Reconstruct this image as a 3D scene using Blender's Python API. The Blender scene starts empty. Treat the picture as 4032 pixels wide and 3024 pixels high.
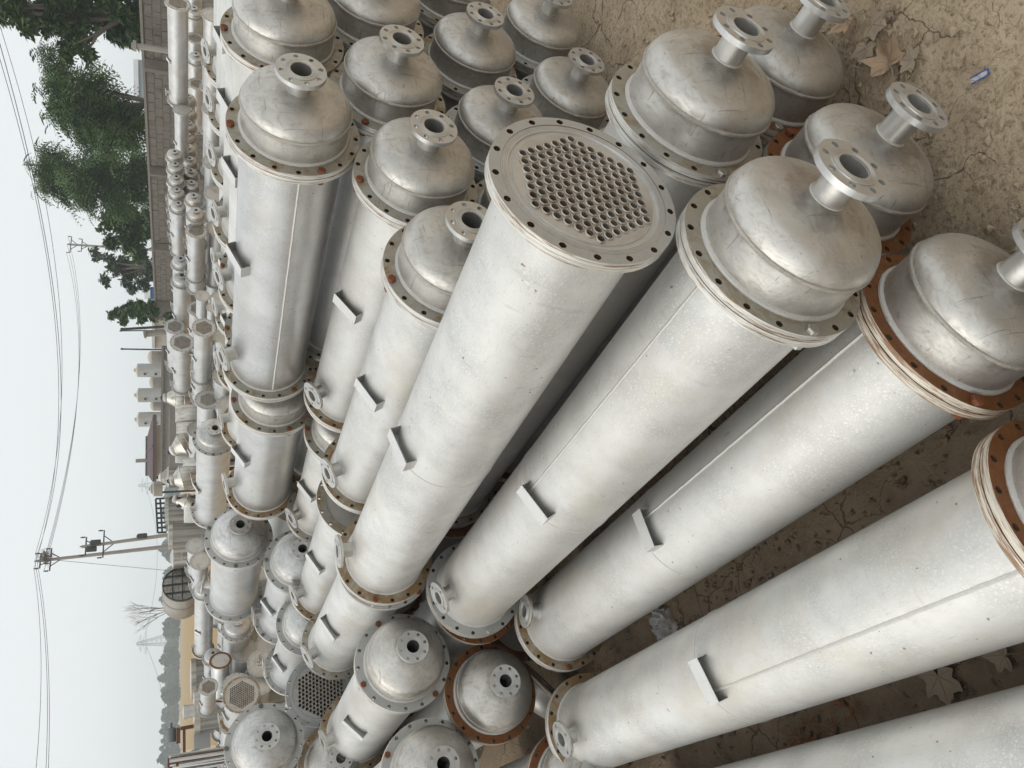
import bpy, math, random
import numpy as np
from mathutils import Vector, Matrix, noise, geometry

random.seed(7)
SC = bpy.context.scene
COL = SC.collection
R = math.radians
PI = math.pi

# ------------------------------------------------------------------ camera
CAMZ = 1.72
FPX = 2889.0                       # focal length in pixels of a 4032 px wide frame
PITCH = math.atan(1326.0 / FPX)    # the phone looks down; it was held upright and the picture lies on its side
FWD = Vector((0, math.cos(PITCH), -math.sin(PITCH)))
DWN = Vector((0, -math.sin(PITCH), -math.cos(PITCH)))
RGT = Vector((1, 0, 0))
cam_d = bpy.data.cameras.new('camera')
cam = bpy.data.objects.new('camera', cam_d)
COL.objects.link(cam)
m = Matrix.Identity(4)
for i, v in enumerate((DWN, RGT, -FWD)):
    for j in range(3):
        m[j][i] = v[j]
m.translation = Vector((0, 0, CAMZ))
cam.matrix_world = m
cam_d.sensor_fit = 'HORIZONTAL'
cam_d.sensor_width = 36.0
cam_d.lens = 36.0 * FPX / 4032.0
cam_d.clip_start = 0.02
cam_d.clip_end = 6000.0
SC.camera = cam

# ------------------------------------------------------------------ sky, sun, exposure
SUN_EL, SUN_AZ = R(48), R(-105)    # hazy sun on the photographer's left (azimuth from +Y, clockwise)
world = bpy.data.worlds.new('World')
SC.world = world
world.use_nodes = True
nt = world.node_tree
nt.nodes.clear()
w_out = nt.nodes.new('ShaderNodeOutputWorld')
w_bg = nt.nodes.new('ShaderNodeBackground')
w_sky = nt.nodes.new('ShaderNodeTexSky')
w_sky.sky_type = 'NISHITA'
w_sky.sun_disc = False
w_sky.sun_elevation = SUN_EL
w_sky.sun_rotation = SUN_AZ
w_sky.dust_density = 6.0
w_sky.air_density = 1.0
w_hs = nt.nodes.new('ShaderNodeHueSaturation')
w_hs.inputs['Saturation'].default_value = 0.35
w_mix = nt.nodes.new('ShaderNodeMix')
w_mix.data_type = 'RGBA'
w_mix.inputs['Factor'].default_value = 0.86      # the overcast veil in front of the blue
w_mix.inputs['B'].default_value = (9.3, 9.65, 9.8, 1)
nt.links.new(w_sky.outputs['Color'], w_hs.inputs['Color'])
nt.links.new(w_hs.outputs['Color'], w_mix.inputs['A'])
nt.links.new(w_mix.outputs['Result'], w_bg.inputs['Color'])
w_bg.inputs['Strength'].default_value = 0.1
nt.links.new(w_bg.outputs['Background'], w_out.inputs['Surface'])

sun_d = bpy.data.lights.new('sun', 'SUN')
sun_d.energy = 0.9
sun_d.angle = R(60)
sun_d.color = (1.0, 0.955, 0.88)
sun = bpy.data.objects.new('sun', sun_d)
COL.objects.link(sun)
sdir = Vector((math.sin(SUN_AZ) * math.cos(SUN_EL), math.cos(SUN_AZ) * math.cos(SUN_EL), math.sin(SUN_EL)))
sun.rotation_euler = sdir.to_track_quat('Z', 'Y').to_euler()
sun.location = (-6, -4, 30)

SC.view_settings.view_transform = 'Standard'
SC.view_settings.look = 'None'
SC.view_settings.gamma = 1.0
SC.view_settings.exposure = 0.1
SC.view_settings.use_curve_mapping = False
SC.cycles.use_denoising = True
SC.cycles.use_adaptive_sampling = True
SC.cycles.adaptive_threshold = 0.015
SC.cycles.max_bounces = 8
SC.cycles.diffuse_bounces = 4
SC.cycles.glossy_bounces = 5
SC.cycles.volume_bounces = 3
SC.cycles.caustics_reflective = False
SC.cycles.caustics_refractive = False

# ------------------------------------------------------------------ survey helpers
AZ0 = R(-31.5)                                            # heading of the whole stack, from near heads to far ends
DV = Vector((math.sin(AZ0), math.cos(AZ0), 0))
NV = Vector((math.cos(AZ0), -math.sin(AZ0), 0))


def QA(q, a, z):
    """stack coordinates: q across the stack, a along it, z from eye height"""
    p = NV * q + DV * a
    return Vector((p.x, p.y, z + CAMZ))


def sight(x, y):
    """direction to a surveyed point of the site"""
    return RGT * (1512 - y) + DWN * (x - 2016) + FWD * FPX


def at(x, y, dist):
    v = sight(x, y)
    h = math.hypot(v.x, v.y)
    return Vector((0, 0, CAMZ)) + v * (dist / h)


def atz(x, y, z):
    v = sight(x, y)
    return Vector((0, 0, CAMZ)) + v * ((z - CAMZ) / v.z)


def ground_z(x, y):
    a = x * DV.x + y * DV.y
    q = x * NV.x + y * NV.y
    return -0.2 * math.tanh(a / 8.0) + 0.16 * math.tanh((q - 0.66) / 6.0)


# ------------------------------------------------------------------ mesh helpers
class MB:
    def __init__(s):
        s.v, s.f = [], []

    def add(s, vs, fs):
        o = len(s.v)
        s.v += [tuple(p) for p in vs]
        s.f += [tuple(i + o for i in f) for f in fs]

    def box(s, c, h, M=None):
        vs = [Vector((c[0] + i * h[0], c[1] + j * h[1], c[2] + k * h[2])) for k in (-1, 1) for j in (-1, 1) for i in (-1, 1)]
        if M:
            vs = [M @ v for v in vs]
        s.add(vs, [(0, 2, 3, 1), (4, 5, 7, 6), (0, 1, 5, 4), (2, 6, 7, 3), (0, 4, 6, 2), (1, 3, 7, 5)])

    def bar(s, a, b, w, h=None, up=Vector((0, 0, 1))):
        a, b = Vector(a), Vector(b)
        d = (b - a).normalized()
        if abs(d.dot(up)) > 0.98:
            up = Vector((1, 0, 0))
        x = d.cross(up).normalized()
        y = x.cross(d)
        h = h or w
        vs = []
        for p in (a, b):
            for i, j in ((-1, -1), (1, -1), (1, 1), (-1, 1)):
                vs.append(p + x * (i * w / 2) + y * (j * h / 2))
        s.add(vs, [(3, 2, 1, 0), (4, 5, 6, 7), (0, 1, 5, 4), (1, 2, 6, 5), (2, 3, 7, 6), (3, 0, 4, 7)])

    def tube(s, pts, rad, n=8, cap=True):
        pts = [Vector(p) for p in pts]
        if not hasattr(rad, '__len__'):
            rad = [rad] * len(pts)
        rings = []
        ref = None
        for i, p in enumerate(pts):
            d = (pts[min(i + 1, len(pts) - 1)] - pts[max(i - 1, 0)])
            d = d.normalized() if d.length > 1e-9 else Vector((0, 0, 1))
            if ref is None:
                ref = Vector((0, 0, 1)) if abs(d.z) < 0.9 else Vector((1, 0, 0))
            x = d.cross(ref).normalized()
            y = x.cross(d).normalized()
            ref = y
            rings.append([p + (x * math.cos(2 * PI * k / n) + y * math.sin(2 * PI * k / n)) * rad[i] for k in range(n)])
        vs = [v for r in rings for v in r]
        fs = []
        for i in range(len(pts) - 1):
            for k in range(n):
                k2 = (k + 1) % n
                fs.append((i * n + k, i * n + k2, (i + 1) * n + k2, (i + 1) * n + k))
        if cap:
            fs.append(tuple(range(n - 1, -1, -1)))
            o = (len(pts) - 1) * n
            fs.append(tuple(o + k for k in range(n)))
        s.add(vs, fs)

    def lathe(s, prof, n=64, M=None, closed=False):
        """prof: list of (r, z) turned about local Z"""
        vs, fs, idx = [], [], []
        for r, z in prof:
            if r < 1e-6:
                idx.append([len(vs)] * n)
                vs.append(Vector((0, 0, z)))
            else:
                idx.append(list(range(len(vs), len(vs) + n)))
                for k in range(n):
                    t = 2 * PI * k / n
                    vs.append(Vector((r * math.cos(t), r * math.sin(t), z)))
        pr = list(range(len(prof) - 1))
        segs = [(i, i + 1) for i in pr] + ([(len(prof) - 1, 0)] if closed else [])
        for i, j in segs:
            for k in range(n):
                k2 = (k + 1) % n
                q = (idx[i][k], idx[j][k], idx[j][k2], idx[i][k2])
                u = []
                for e in q:
                    if e not in u:
                        u.append(e)
                if len(u) > 2:
                    fs.append(tuple(u))
        if M:
            vs = [M @ v for v in vs]
        s.add(vs, fs)

    def mesh(s, name, smooth=35):
        me = bpy.data.meshes.new(name)
        me.from_pydata(s.v, [], s.f)
        me.validate()
        if smooth:
            me.polygons.foreach_set('use_smooth', [True] * len(me.polygons))
            me.set_sharp_from_angle(angle=R(smooth))
        me.update()
        return me


def obj(name, me, mat=None, parent=None, loc=None, rot=None, M=None, kind=None):
    if isinstance(me, MB):
        me = me.mesh(name)
    if mat is not None and me is not None and not me.materials:
        me.materials.append(mat)
    o = bpy.data.objects.new(name, me)
    COL.objects.link(o)
    if parent:
        o.parent = parent
    if M is not None:
        o.matrix_local = M
    else:
        if loc is not None:
            o.location = loc
        if rot is not None:
            o.rotation_euler = rot
    if kind:
        o['kind'] = kind
    return o


def tag(o, label, cat, group=None):
    o['label'] = label
    o['category'] = cat
    if group:
        o['group'] = group
    return o


def thing(name, label, cat, M=None, loc=None, group=None):
    o = bpy.data.objects.new(name, None)
    COL.objects.link(o)
    o.empty_display_size = 0.1
    if M is not None:
        o.matrix_world = M
    elif loc is not None:
        o.location = loc
    return tag(o, label, cat, group)


def axes(d, up=Vector((0, 0, 1)), loc=None, sc=1.0):
    """frame with local Z along d and local Y up"""
    d = Vector(d).normalized()
    x = Vector(up).cross(d).normalized()
    y = d.cross(x)
    M = Matrix.Identity(4)
    for i, v in enumerate((x, y, d)):
        for j in range(3):
            M[j][i] = v[j] * sc
    if loc is not None:
        M.translation = loc
    return M


# ------------------------------------------------------------------ materials
class NT:
    def __init__(s, name):
        s.m = bpy.data.materials.new(name)
        s.m.use_nodes = True
        s.t = s.m.node_tree
        s.b = s.t.nodes['Principled BSDF']
        s.out = s.t.nodes['Material Output']

    def n(s, typ, **kw):
        nd = s.t.nodes.new('ShaderNode' + typ)
        for k, v in kw.items():
            if k.startswith('i_'):
                nd.inputs[k[2:].replace('_', ' ')].default_value = v
            else:
                setattr(nd, k, v)
        return nd

    def l(s, a, b):
        s.t.links.new(a, b)

    def coords(s, scale=(1, 1, 1), rand=True):
        tc = s.n('TexCoord')
        mp = s.n('Mapping')
        mp.inputs['Scale'].default_value = scale
        s.l(tc.outputs['Object'], mp.inputs['Vector'])
        if rand:
            oi = s.n('ObjectInfo')
            mu = s.n('Math', operation='MULTIPLY')
            mu.inputs[1].default_value = 37.0
            s.l(oi.outputs['Random'], mu.inputs[0])
            cb = s.n('CombineXYZ')
            for k in 'XYZ':
                s.l(mu.outputs[0], cb.inputs[k])
            s.l(cb.outputs[0], mp.inputs['Location'])
        return mp.outputs['Vector']

    def noise(s, vec, scale, detail=4, rough=0.55, dist=0.0):
        nd = s.n('TexNoise')
        nd.inputs['Scale'].default_value = scale
        nd.inputs['Detail'].default_value = detail
        nd.inputs['Roughness'].default_value = rough
        nd.inputs['Distortion'].default_value = dist
        s.l(vec, nd.inputs['Vector'])
        return nd.outputs['Fac']

    def ramp(s, fac, stops):
        nd = s.n('ValToRGB')
        el = nd.color_ramp.elements
        while len(el) < len(stops):
            el.new(0.5)
        for e, (p, c) in zip(el, stops):
            e.position = p
            e.color = c if len(c) == 4 else (*c, 1)
        s.l(fac, nd.inputs['Fac'])
        return nd.outputs['Color']

    def mix(s, fac, a, b, mode='MIX'):
        nd = s.n('Mix', data_type='RGBA', blend_type=mode)
        for k, v in (('Factor', fac), ('A', a), ('B', b)):
            if isinstance(v, (int, float)):
                nd.inputs[k].default_value = v
            elif isinstance(v, tuple):
                nd.inputs[k].default_value = v if len(v) == 4 else (*v, 1)
            else:
                s.l(v, nd.inputs[k])
        return nd.outputs['Result']

    def math(s, op, a, b=None, c=None):
        nd = s.n('Math', operation=op)
        for i, v in enumerate((a, b, c)):
            if v is None:
                continue
            if isinstance(v, (int, float)):
                nd.inputs[i].default_value = v
            else:
                s.l(v, nd.inputs[i])
        return nd.outputs[0]

    def bump(s, h, strength, dist=0.01, prev=None):
        nd = s.n('Bump')
        nd.inputs['Strength'].default_value = strength
        nd.inputs['Distance'].default_value = dist
        s.l(h, nd.inputs['Height'])
        if prev is not None:
            s.l(prev, nd.inputs['Normal'])
        return nd.outputs['Normal']

    def set(s, **kw):
        names = dict(col='Base Color', metal='Metallic', rough='Roughness', normal='Normal', spec='Specular IOR Level')
        for k, v in kw.items():
            i = s.b.inputs[names[k]]
            if isinstance(v, (int, float)):
                i.default_value = v
            elif isinstance(v, tuple):
                i.default_value = v if len(v) == 4 else (*v, 1)
            else:
                s.l(v, i)
        return s.m


def rgb(r, g, b):
    return (r, g, b, 1)


def m_shell(name, base=(0.755, 0.745, 0.71), cell=48.0, metal=0.48, rough=0.44):
    """acid-pickled stainless sheet: pale, with a soft net of water marks, flecks, drips and grime"""
    t = NT(name)
    co = t.coords()
    nz = t.n('TexNoise', i_Scale=16.0, i_Detail=4.0)
    t.l(co, nz.inputs['Vector'])
    sc = t.n('VectorMath', operation='SCALE')
    sc.inputs['Scale'].default_value = 0.05
    t.l(nz.outputs['Color'], sc.inputs[0])
    wob = t.n('VectorMath', operation='ADD')
    t.l(co, wob.inputs[0])
    t.l(sc.outputs[0], wob.inputs[1])

    def net(k, w):
        vo = t.n('TexVoronoi', feature='DISTANCE_TO_EDGE')
        vo.inputs['Scale'].default_value = k
        vo.inputs['Randomness'].default_value = 1.0
        t.l(wob.outputs[0], vo.inputs['Vector'])
        bw = t.n('RGBToBW')
        t.l(t.ramp(vo.outputs['Distance'], [(0.0, (1, 1, 1)), (w, (0, 0, 0))]), bw.inputs[0])
        return bw.outputs[0]
    big = t.noise(co, 3.2, 4, 0.6)
    big2 = t.noise(co, 5.5, 3, 0.6)
    veins = t.math('MAXIMUM', t.math('MULTIPLY', net(cell, .22), .8), net(cell * 2.3, .30))
    patch = t.math('MULTIPLY', veins, t.ramp(big2, [(0.40, (0.05, 0.05, 0.05)), (0.62, (0.66, 0.66, 0.66))]))
    c = t.mix(t.ramp(big, [(0.3, (0, 0, 0)), (0.75, (1, 1, 1))]), tuple(x * 0.90 for x in base), tuple(min(1, x * 1.10) for x in base))
    c = t.mix(patch, c, tuple(x * 0.60 for x in base))
    # flecks running round the shell, left by the pickling brush
    fl = t.noise(t.coords((1, 1, 0.22)), 190, 3, 0.7)
    c = t.mix(t.ramp(fl, [(0.57, (0, 0, 0)), (0.72, (0.36, 0.36, 0.36))]), c, (base[0] * .52, base[1] * .50, base[2] * .52))
    # warm drips, hand smudges, specks
    st = t.noise(t.coords((1.2, 1.2, 0.7)), 2.6, 6, 0.64)
    c = t.mix(t.ramp(st, [(0.50, (0, 0, 0)), (0.72, (0.62, 0.62, 0.62))]), c, (base[0] * 0.78, base[1] * 0.70, base[2] * 0.57))
    sp = t.noise(co, 55, 2, 0.5)
    c = t.mix(t.ramp(sp, [(0.735, (0, 0, 0)), (0.76, (0.85, 0.85, 0.85))]), c, (0.20, 0.155, 0.11))
    sm = t.noise(t.coords((7, 7, 26)), 1.5, 3)
    c = t.mix(t.ramp(sm, [(0.64, (0, 0, 0)), (0.74, (0.28, 0.28, 0.28))]), c, tuple(x * 0.5 for x in base))
    oi = t.n('ObjectInfo')
    c = t.mix(t.math('MULTIPLY', oi.outputs['Random'], 0.30), c, (0.54, 0.525, 0.49))
    return t.set(col=c, metal=metal, rough=t.ramp(big, [(0.2, (rough + .08,) * 3), (0.8, (rough - .06,) * 3)]),
                 normal=t.bump(fl, 0.06, 0.002, t.bump(big, 0.14, 0.03)))


def m_head(name, base=(0.62, 0.60, 0.56), rough=0.42, metal=0.85):
    """spun stainless heads: dull, smudged, scratched, browned by the heat beside the welds"""
    t = NT(name)
    co = t.coords()
    big = t.noise(co, 6.5, 6, 0.65, 0.8)
    fing = t.noise(t.coords((1, 1, 2.5)), 22, 6, 0.7, 1.4)
    c = t.mix(t.ramp(big, [(0.32, (0, 0, 0)), (0.68, (1, 1, 1))]), tuple(x * 0.80 for x in base), tuple(min(1, x * 1.12) for x in base))
    c = t.mix(t.ramp(fing, [(0.50, (0, 0, 0)), (0.72, (0.5, 0.5, 0.5))]), c, (base[0] * .56, base[1] * .50, base[2] * .43))
    tc = t.n('TexCoord')
    sep = t.n('SeparateXYZ')
    t.l(tc.outputs['Object'], sep.inputs[0])
    jit = t.math('MULTIPLY', t.math('SUBTRACT', t.noise(co, 25, 4), .5), .05)
    zz = t.math('ADD', sep.outputs['Z'], jit)
    heat = t.ramp(t.math('MULTIPLY', zz, -5.0), [(0.0, (.5, .5, .5)), (.06, (0, 0, 0)), (.36, (0, 0, 0)), (.43, (.55, .55, .55)), (.50, (0, 0, 0)), (.79, (0, 0, 0)), (.84, (.5, .5, .5))])
    c = t.mix(heat, c, (base[0] * .50, base[1] * .43, base[2] * .36))
    for sx, th in (((120, 6, 9), .655), ((7, 130, 12), .66), ((40, 60, 150), .67)):
        scr = t.noise(t.coords(sx), 1.0, 3, 0.6)
        c = t.mix(t.ramp(scr, [(th, (0, 0, 0)), (th + .03, (0.55, 0.55, 0.55))]), c, tuple(x * 0.42 for x in base))
    rr = t.mix(t.ramp(fing, [(0.3, (0, 0, 0)), (0.72, (1, 1, 1))]), (rough - .05,) * 3, (rough + .2,) * 3)
    ring = t.noise(t.coords((4, 4, 260)), 1.0, 2)
    return t.set(col=c, metal=metal, rough=rr, normal=t.bump(ring, 0.05, 0.002, t.bump(big, 0.10, 0.025)))


def m_flange(name, face=(0.42, 0.40, 0.34), stain=(0.28, 0.17, 0.06), amount=0.5, rim=(0.68, 0.66, 0.61), rust=0.0, metal=0.45):
    """plate flange: stained faces, turned rim with layered streaks; rust 0..1"""
    t = NT(name)
    tc = t.n('TexCoord')
    sep = t.n('SeparateXYZ')
    t.l(tc.outputs['Normal'], sep.inputs[0])
    face_f = t.ramp(t.math('ABSOLUTE', sep.outputs['Z']), [(0.45, (0, 0, 0)), (0.75, (1, 1, 1))])
    co = t.coords()
    n1 = t.noise(co, 14, 6, 0.65, 0.5)
    n2 = t.noise(co, 45, 6, 0.72, 1.0)
    cov = t.ramp(n1, [(0.62 - 0.3 * amount, (0, 0, 0)), (0.74 - 0.18 * amount, (0.85, 0.85, 0.85))])
    f = t.mix(n2, tuple(x * 0.82 for x in face), tuple(min(1, x * 1.18) for x in face))
    f = t.mix(cov, f, stain)
    if rust > 0:
        rb = t.mix(n2, (0.055, 0.017, 0.006), (0.33, 0.125, 0.032))
        f = t.mix(t.ramp(n1, [(0.66 - rust * .6, (0, 0, 0)), (0.78 - rust * .6, (1, 1, 1))]), f, rb)
    lay = t.noise(t.coords((3, 3, 420)), 1.0, 3, 0.6)
    lay2 = t.noise(t.coords((9, 9, 160)), 1.0, 4, 0.7)
    e = t.mix(t.ramp(lay, [(0.4, (0, 0, 0)), (0.62, (1, 1, 1))]), tuple(x * 0.78 for x in rim), tuple(min(1, x * 1.15) for x in rim))
    e = t.mix(t.ramp(lay2, [(0.52 - .08 * rust, (0, 0, 0)), (0.63 - .08 * rust, (0.88, 0.88, 0.88))]), e, (0.22, 0.105, 0.035))
    c = t.mix(face_f, e, f)
    so = t.n('SeparateXYZ')
    t.l(tc.outputs['Object'], so.inputs[0])
    rad = t.math('SQRT', t.math('ADD', t.math('MULTIPLY', so.outputs['X'], so.outputs['X']), t.math('MULTIPLY', so.outputs['Y'], so.outputs['Y'])))
    bore = t.math('MULTIPLY', t.math('GREATER_THAN', rad, .18), t.math('LESS_THAN', rad, .2084))
    bore = t.math('MULTIPLY', bore, t.math('LESS_THAN', t.math('ABSOLUTE', sep.outputs['Z']), .5))
    c = t.mix(bore, c, (0.11, 0.066, 0.036))  # bolt-hole walls: rust, and the dark of their unlit insides painted in
    rg = t.mix(cov, (0.40,) * 3, (0.72,) * 3)
    mt = t.mix(cov, (metal * (1 - rust),) * 3, (0.05,) * 3)
    lathe = t.noise(t.coords((6, 6, 6)), 30, 5)
    return t.set(col=c, metal=mt, rough=rg, normal=t.bump(lathe, 0.22, 0.002, t.bump(lay, 0.25, 0.002)))


def m_plain(name, base, rough=0.6, metal=0.0, var=0.15, scale=8.0, bump=0.1, stain=None, streak=None):
    t = NT(name)
    co = t.coords()
    n1 = t.noise(co, scale, 6, 0.62)
    c = t.mix(n1, tuple(x * (1 - var) for x in base), tuple(min(1, x * (1 + var)) for x in base))
    if stain:
        n2 = t.noise(t.coords((1, 1, 0.6)), scale * 0.5, 6, 0.65, 0.4)
        c = t.mix(t.ramp(n2, [(0.48, (0, 0, 0)), (0.68, (0.8, 0.8, 0.8))]), c, stain)
    if streak:
        n3 = t.noise(t.coords((streak[0], streak[0], streak[1])), 1.0, 4, 0.6)
        c = t.mix(t.ramp(n3, [(0.42, (0, 0, 0)), (0.66, (0.8, 0.8, 0.8))]), c, streak[2])
    return t.set(col=c, metal=metal, rough=rough, normal=t.bump(t.noise(co, scale * 6, 4), bump, 0.01))


MAT = {}
MAT['shell'] = m_shell('pickled steel')
MAT['shell_far'] = m_shell('pickled steel duller', base=(0.65, 0.65, 0.64), metal=0.58, rough=0.40)
MAT['shell_bright'] = m_shell('brushed steel', base=(0.68, 0.675, 0.66), metal=0.82, rough=0.36)
MAT['head'] = m_head('spun steel')
MAT['head_pale'] = m_head('spun steel pale', base=(0.62, 0.62, 0.605), rough=0.40, metal=0.75)
MAT['weld'] = m_plain('weld bead', (0.70, 0.685, 0.64), 0.42, 0.40, 0.16, 120, 0.4)
MAT['weld_dark'] = m_plain('heat-browned weld', (0.52, 0.485, 0.43), 0.38, 0.8, 0.3, 90, 0.5)
MAT['flange'] = m_flange('plate flange')
MAT['flange_pale'] = m_flange('plate flange clean', face=(0.50, 0.50, 0.48), amount=0.05, stain=(0.36, 0.29, 0.18), rim=(0.68, 0.66, 0.60))
MAT['flange_ochre'] = m_flange('plate flange ochre', face=(0.46, 0.42, 0.34), amount=0.95, stain=(0.26, 0.135, 0.03))
MAT['flange_rust'] = m_flange('plate flange rusty', face=(0.30, 0.2, 0.12), amount=0.8, rim=(0.68, 0.62, 0.52), rust=0.68)
MAT['bright'] = m_plain('machined steel', (0.60, 0.60, 0.585), 0.34, 0.72, 0.12, 20, 0.04)
MAT['face'] = m_plain('turned steel face', (0.68, 0.68, 0.665), 0.36, 0.6, 0.06, 30, 0.05, stain=(0.58, 0.575, 0.55))
MAT['neck'] = m_plain('pipe steel', (0.60, 0.585, 0.55), 0.38, 0.8, 0.16, 20, 0.06)
MAT['sheet'] = m_plain('tube sheet steel', (0.62, 0.60, 0.56), 0.40, 0.5, 0.15, 12, 0.08, stain=(0.42, 0.38, 0.33))
MAT['tube'] = m_plain('tube steel', (0.58, 0.53, 0.46), 0.38, 0.75, 0.25, 40, 0.1, stain=(0.30, 0.22, 0.16))
MAT['bolt'] = m_plain('rusty bolt', (0.20, 0.068, 0.026), 0.85, 0.0, 0.35, 60, 0.4)
MAT['bolt_grey'] = m_plain('dull bolt', (0.16, 0.16, 0.155), 0.6, 0.5, 0.2, 60, 0.2)
MAT['bolt_zinc'] = m_plain('zinc bolt', (0.50, 0.48, 0.44), 0.4, 0.7, 0.2, 60, 0.2)
MAT['plate'] = m_plain('name plate steel', (0.70, 0.69, 0.66), 0.42, 0.5, 0.12, 30, 0.05)

# ------------------------------------------------------------------ ground
def m_dirt():
    t = NT('dry yard soil')
    co = t.coords(rand=False)
    big = t.noise(co, 0.9, 5, 0.6)
    mid = t.noise(co, 9, 8, 0.68)
    fin = t.noise(co, 70, 6, 0.7)
    grit = t.noise(co, 260, 3, 0.6)
    c = t.mix(t.ramp(mid, [(0.32, (0, 0, 0)), (0.68, (1, 1, 1))]), (0.355, 0.255, 0.16), (0.64, 0.51, 0.355))
    c = t.mix(t.ramp(big, [(0.35, (0, 0, 0)), (0.7, (0.6, 0.6, 0.6))]), c, (0.66, 0.535, 0.38))
    c = t.mix(t.ramp(fin, [(0.34, (0.85, 0.85, 0.85)), (0.50, (0, 0, 0))]), c, (0.20, 0.145, 0.095))
    c = t.mix(t.ramp(grit, [(0.62, (0, 0, 0)), (0.72, (0.5, 0.5, 0.5))]), c, (0.56, 0.48, 0.37))
    # damp soil between the vessels with their shade painted in; open path left paler
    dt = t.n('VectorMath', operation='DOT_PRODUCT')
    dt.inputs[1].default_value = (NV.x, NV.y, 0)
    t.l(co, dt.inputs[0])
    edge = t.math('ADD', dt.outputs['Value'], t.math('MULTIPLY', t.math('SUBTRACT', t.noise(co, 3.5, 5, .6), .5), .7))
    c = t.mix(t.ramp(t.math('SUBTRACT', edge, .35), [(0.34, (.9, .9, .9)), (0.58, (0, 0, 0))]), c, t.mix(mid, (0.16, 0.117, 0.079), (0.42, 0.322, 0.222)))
    wv = t.n('VectorMath', operation='ADD')
    nz = t.n('TexNoise', i_Scale=5.0, i_Detail=5.0)
    t.l(co, nz.inputs['Vector'])
    sc = t.n('VectorMath', operation='SCALE')
    sc.inputs['Scale'].default_value = 0.22
    t.l(nz.outputs['Color'], sc.inputs[0])
    t.l(co, wv.inputs[0])
    t.l(sc.outputs[0], wv.inputs[1])
    vo = t.n('TexVoronoi', feature='DISTANCE_TO_EDGE')
    vo.inputs['Scale'].default_value = 5.2
    t.l(wv.outputs[0], vo.inputs['Vector'])
    mask = t.noise(co, 1.7, 3)
    wd = t.math('MULTIPLY', t.ramp(mask, [(0.44, (0, 0, 0)), (0.60, (1, 1, 1))]), 0.018)
    crack = t.math('LESS_THAN', vo.outputs['Distance'], wd)
    c = t.mix(t.math('MULTIPLY', crack, 0.72), c, (0.10, 0.068, 0.042))
    h = t.math('ADD', t.math('MULTIPLY', mid, 0.55), t.math('MULTIPLY', fin, 0.38))
    h = t.math('SUBTRACT', h, t.math('MULTIPLY', crack, 0.35))
    nb = t.bump(h, 0.9, 0.03)
    nb = t.bump(grit, 0.5, 0.004, nb)
    return t.set(col=c, rough=0.95, spec=0.15, normal=nb)


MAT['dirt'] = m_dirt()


def gpt(x, y, up=0.0):
    z = 0.0
    for _ in range(4):
        p = atz(x, y, z)
        z = ground_z(p.x, p.y) + up
    return atz(x, y, z)


def make_ground():
    n, A, k = 92, 0.55, 0.0875
    cx, cy = 0.7, 1.5
    xs = [A * math.sinh(k * i) for i in range(-n, n + 1)]
    N = len(xs)
    vs, fs = [], []
    for j in range(N):
        for i in range(N):
            x, y = xs[i] + cx, xs[j] + cy
            r = math.hypot(xs[i], xs[j])
            amp = 0.016 if r < 6 else 0.016 * max(0, 1 - (r - 6) / 20)
            z = ground_z(x, y) - 0.012 + amp * noise.fractal(Vector((x * 2.1, y * 2.1, 0)), 0.8, 2.0, 5)
            vs.append((x, y, z))
    for j in range(N - 1):
        for i in range(N - 1):
            a = j * N + i
            fs.append((a, a + 1, a + 1 + N, a + N))
    b = MB()
    b.v, b.f = vs, fs
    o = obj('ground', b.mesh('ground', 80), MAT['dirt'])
    o['kind'] = 'structure'
    return o


make_ground()

# clods and crumbs of earth, straw: countless, one object each
MAT['clod'] = m_plain('earth clod', (0.42, 0.33, 0.225), 0.95, 0, 0.35, 30, 0.6)
MAT['clod_shade'] = m_plain('shade-toned earth clod', (0.24, 0.18, 0.12), 0.95, 0, 0.4, 30, 0.6)  # toned down to carry the painted shade of the soil strips
MAT['straw'] = m_plain('dry straw', (0.30, 0.225, 0.145), 0.8, 0, 0.45, 15, 0.1)


def scatter_clods():
    rnd = random.Random(3)
    bp, bd = MB(), MB()
    for k in range(7500):
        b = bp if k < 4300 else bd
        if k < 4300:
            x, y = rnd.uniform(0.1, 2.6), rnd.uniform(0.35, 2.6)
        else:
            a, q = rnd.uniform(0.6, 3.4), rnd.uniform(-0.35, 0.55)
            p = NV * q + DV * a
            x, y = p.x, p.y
        s = 0.0022 + 0.014 * rnd.random() ** 4.4
        z = ground_z(x, y) - 0.008
        vs = []
        for d in ((1, 0, 0), (-1, 0, 0), (0, 1, 0), (0, -1, 0), (0, 0, 1), (0, 0, -1)):
            r = s * rnd.uniform(0.6, 1.25)
            vs.append((x + d[0] * r + rnd.uniform(-.3, .3) * s, y + d[1] * r + rnd.uniform(-.3, .3) * s, z + d[2] * r * .7 + s * .3))
        b.add(vs, [(0, 2, 4), (2, 1, 4), (1, 3, 4), (3, 0, 4), (2, 0, 5), (1, 2, 5), (3, 1, 5), (0, 3, 5)])
    tag(obj('earth_clods', bp.mesh('earth_clods', 25), MAT['clod'], kind='stuff'), 'loose crumbs and clods of dry earth on the open path', 'clods')
    tag(obj('shade_toned_earth_clods', bd.mesh('shade_toned_earth_clods', 25), MAT['clod_shade'], kind='stuff'), 'earth clods toned down for shade in the soil strips between shells', 'clods')


scatter_clods()


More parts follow.
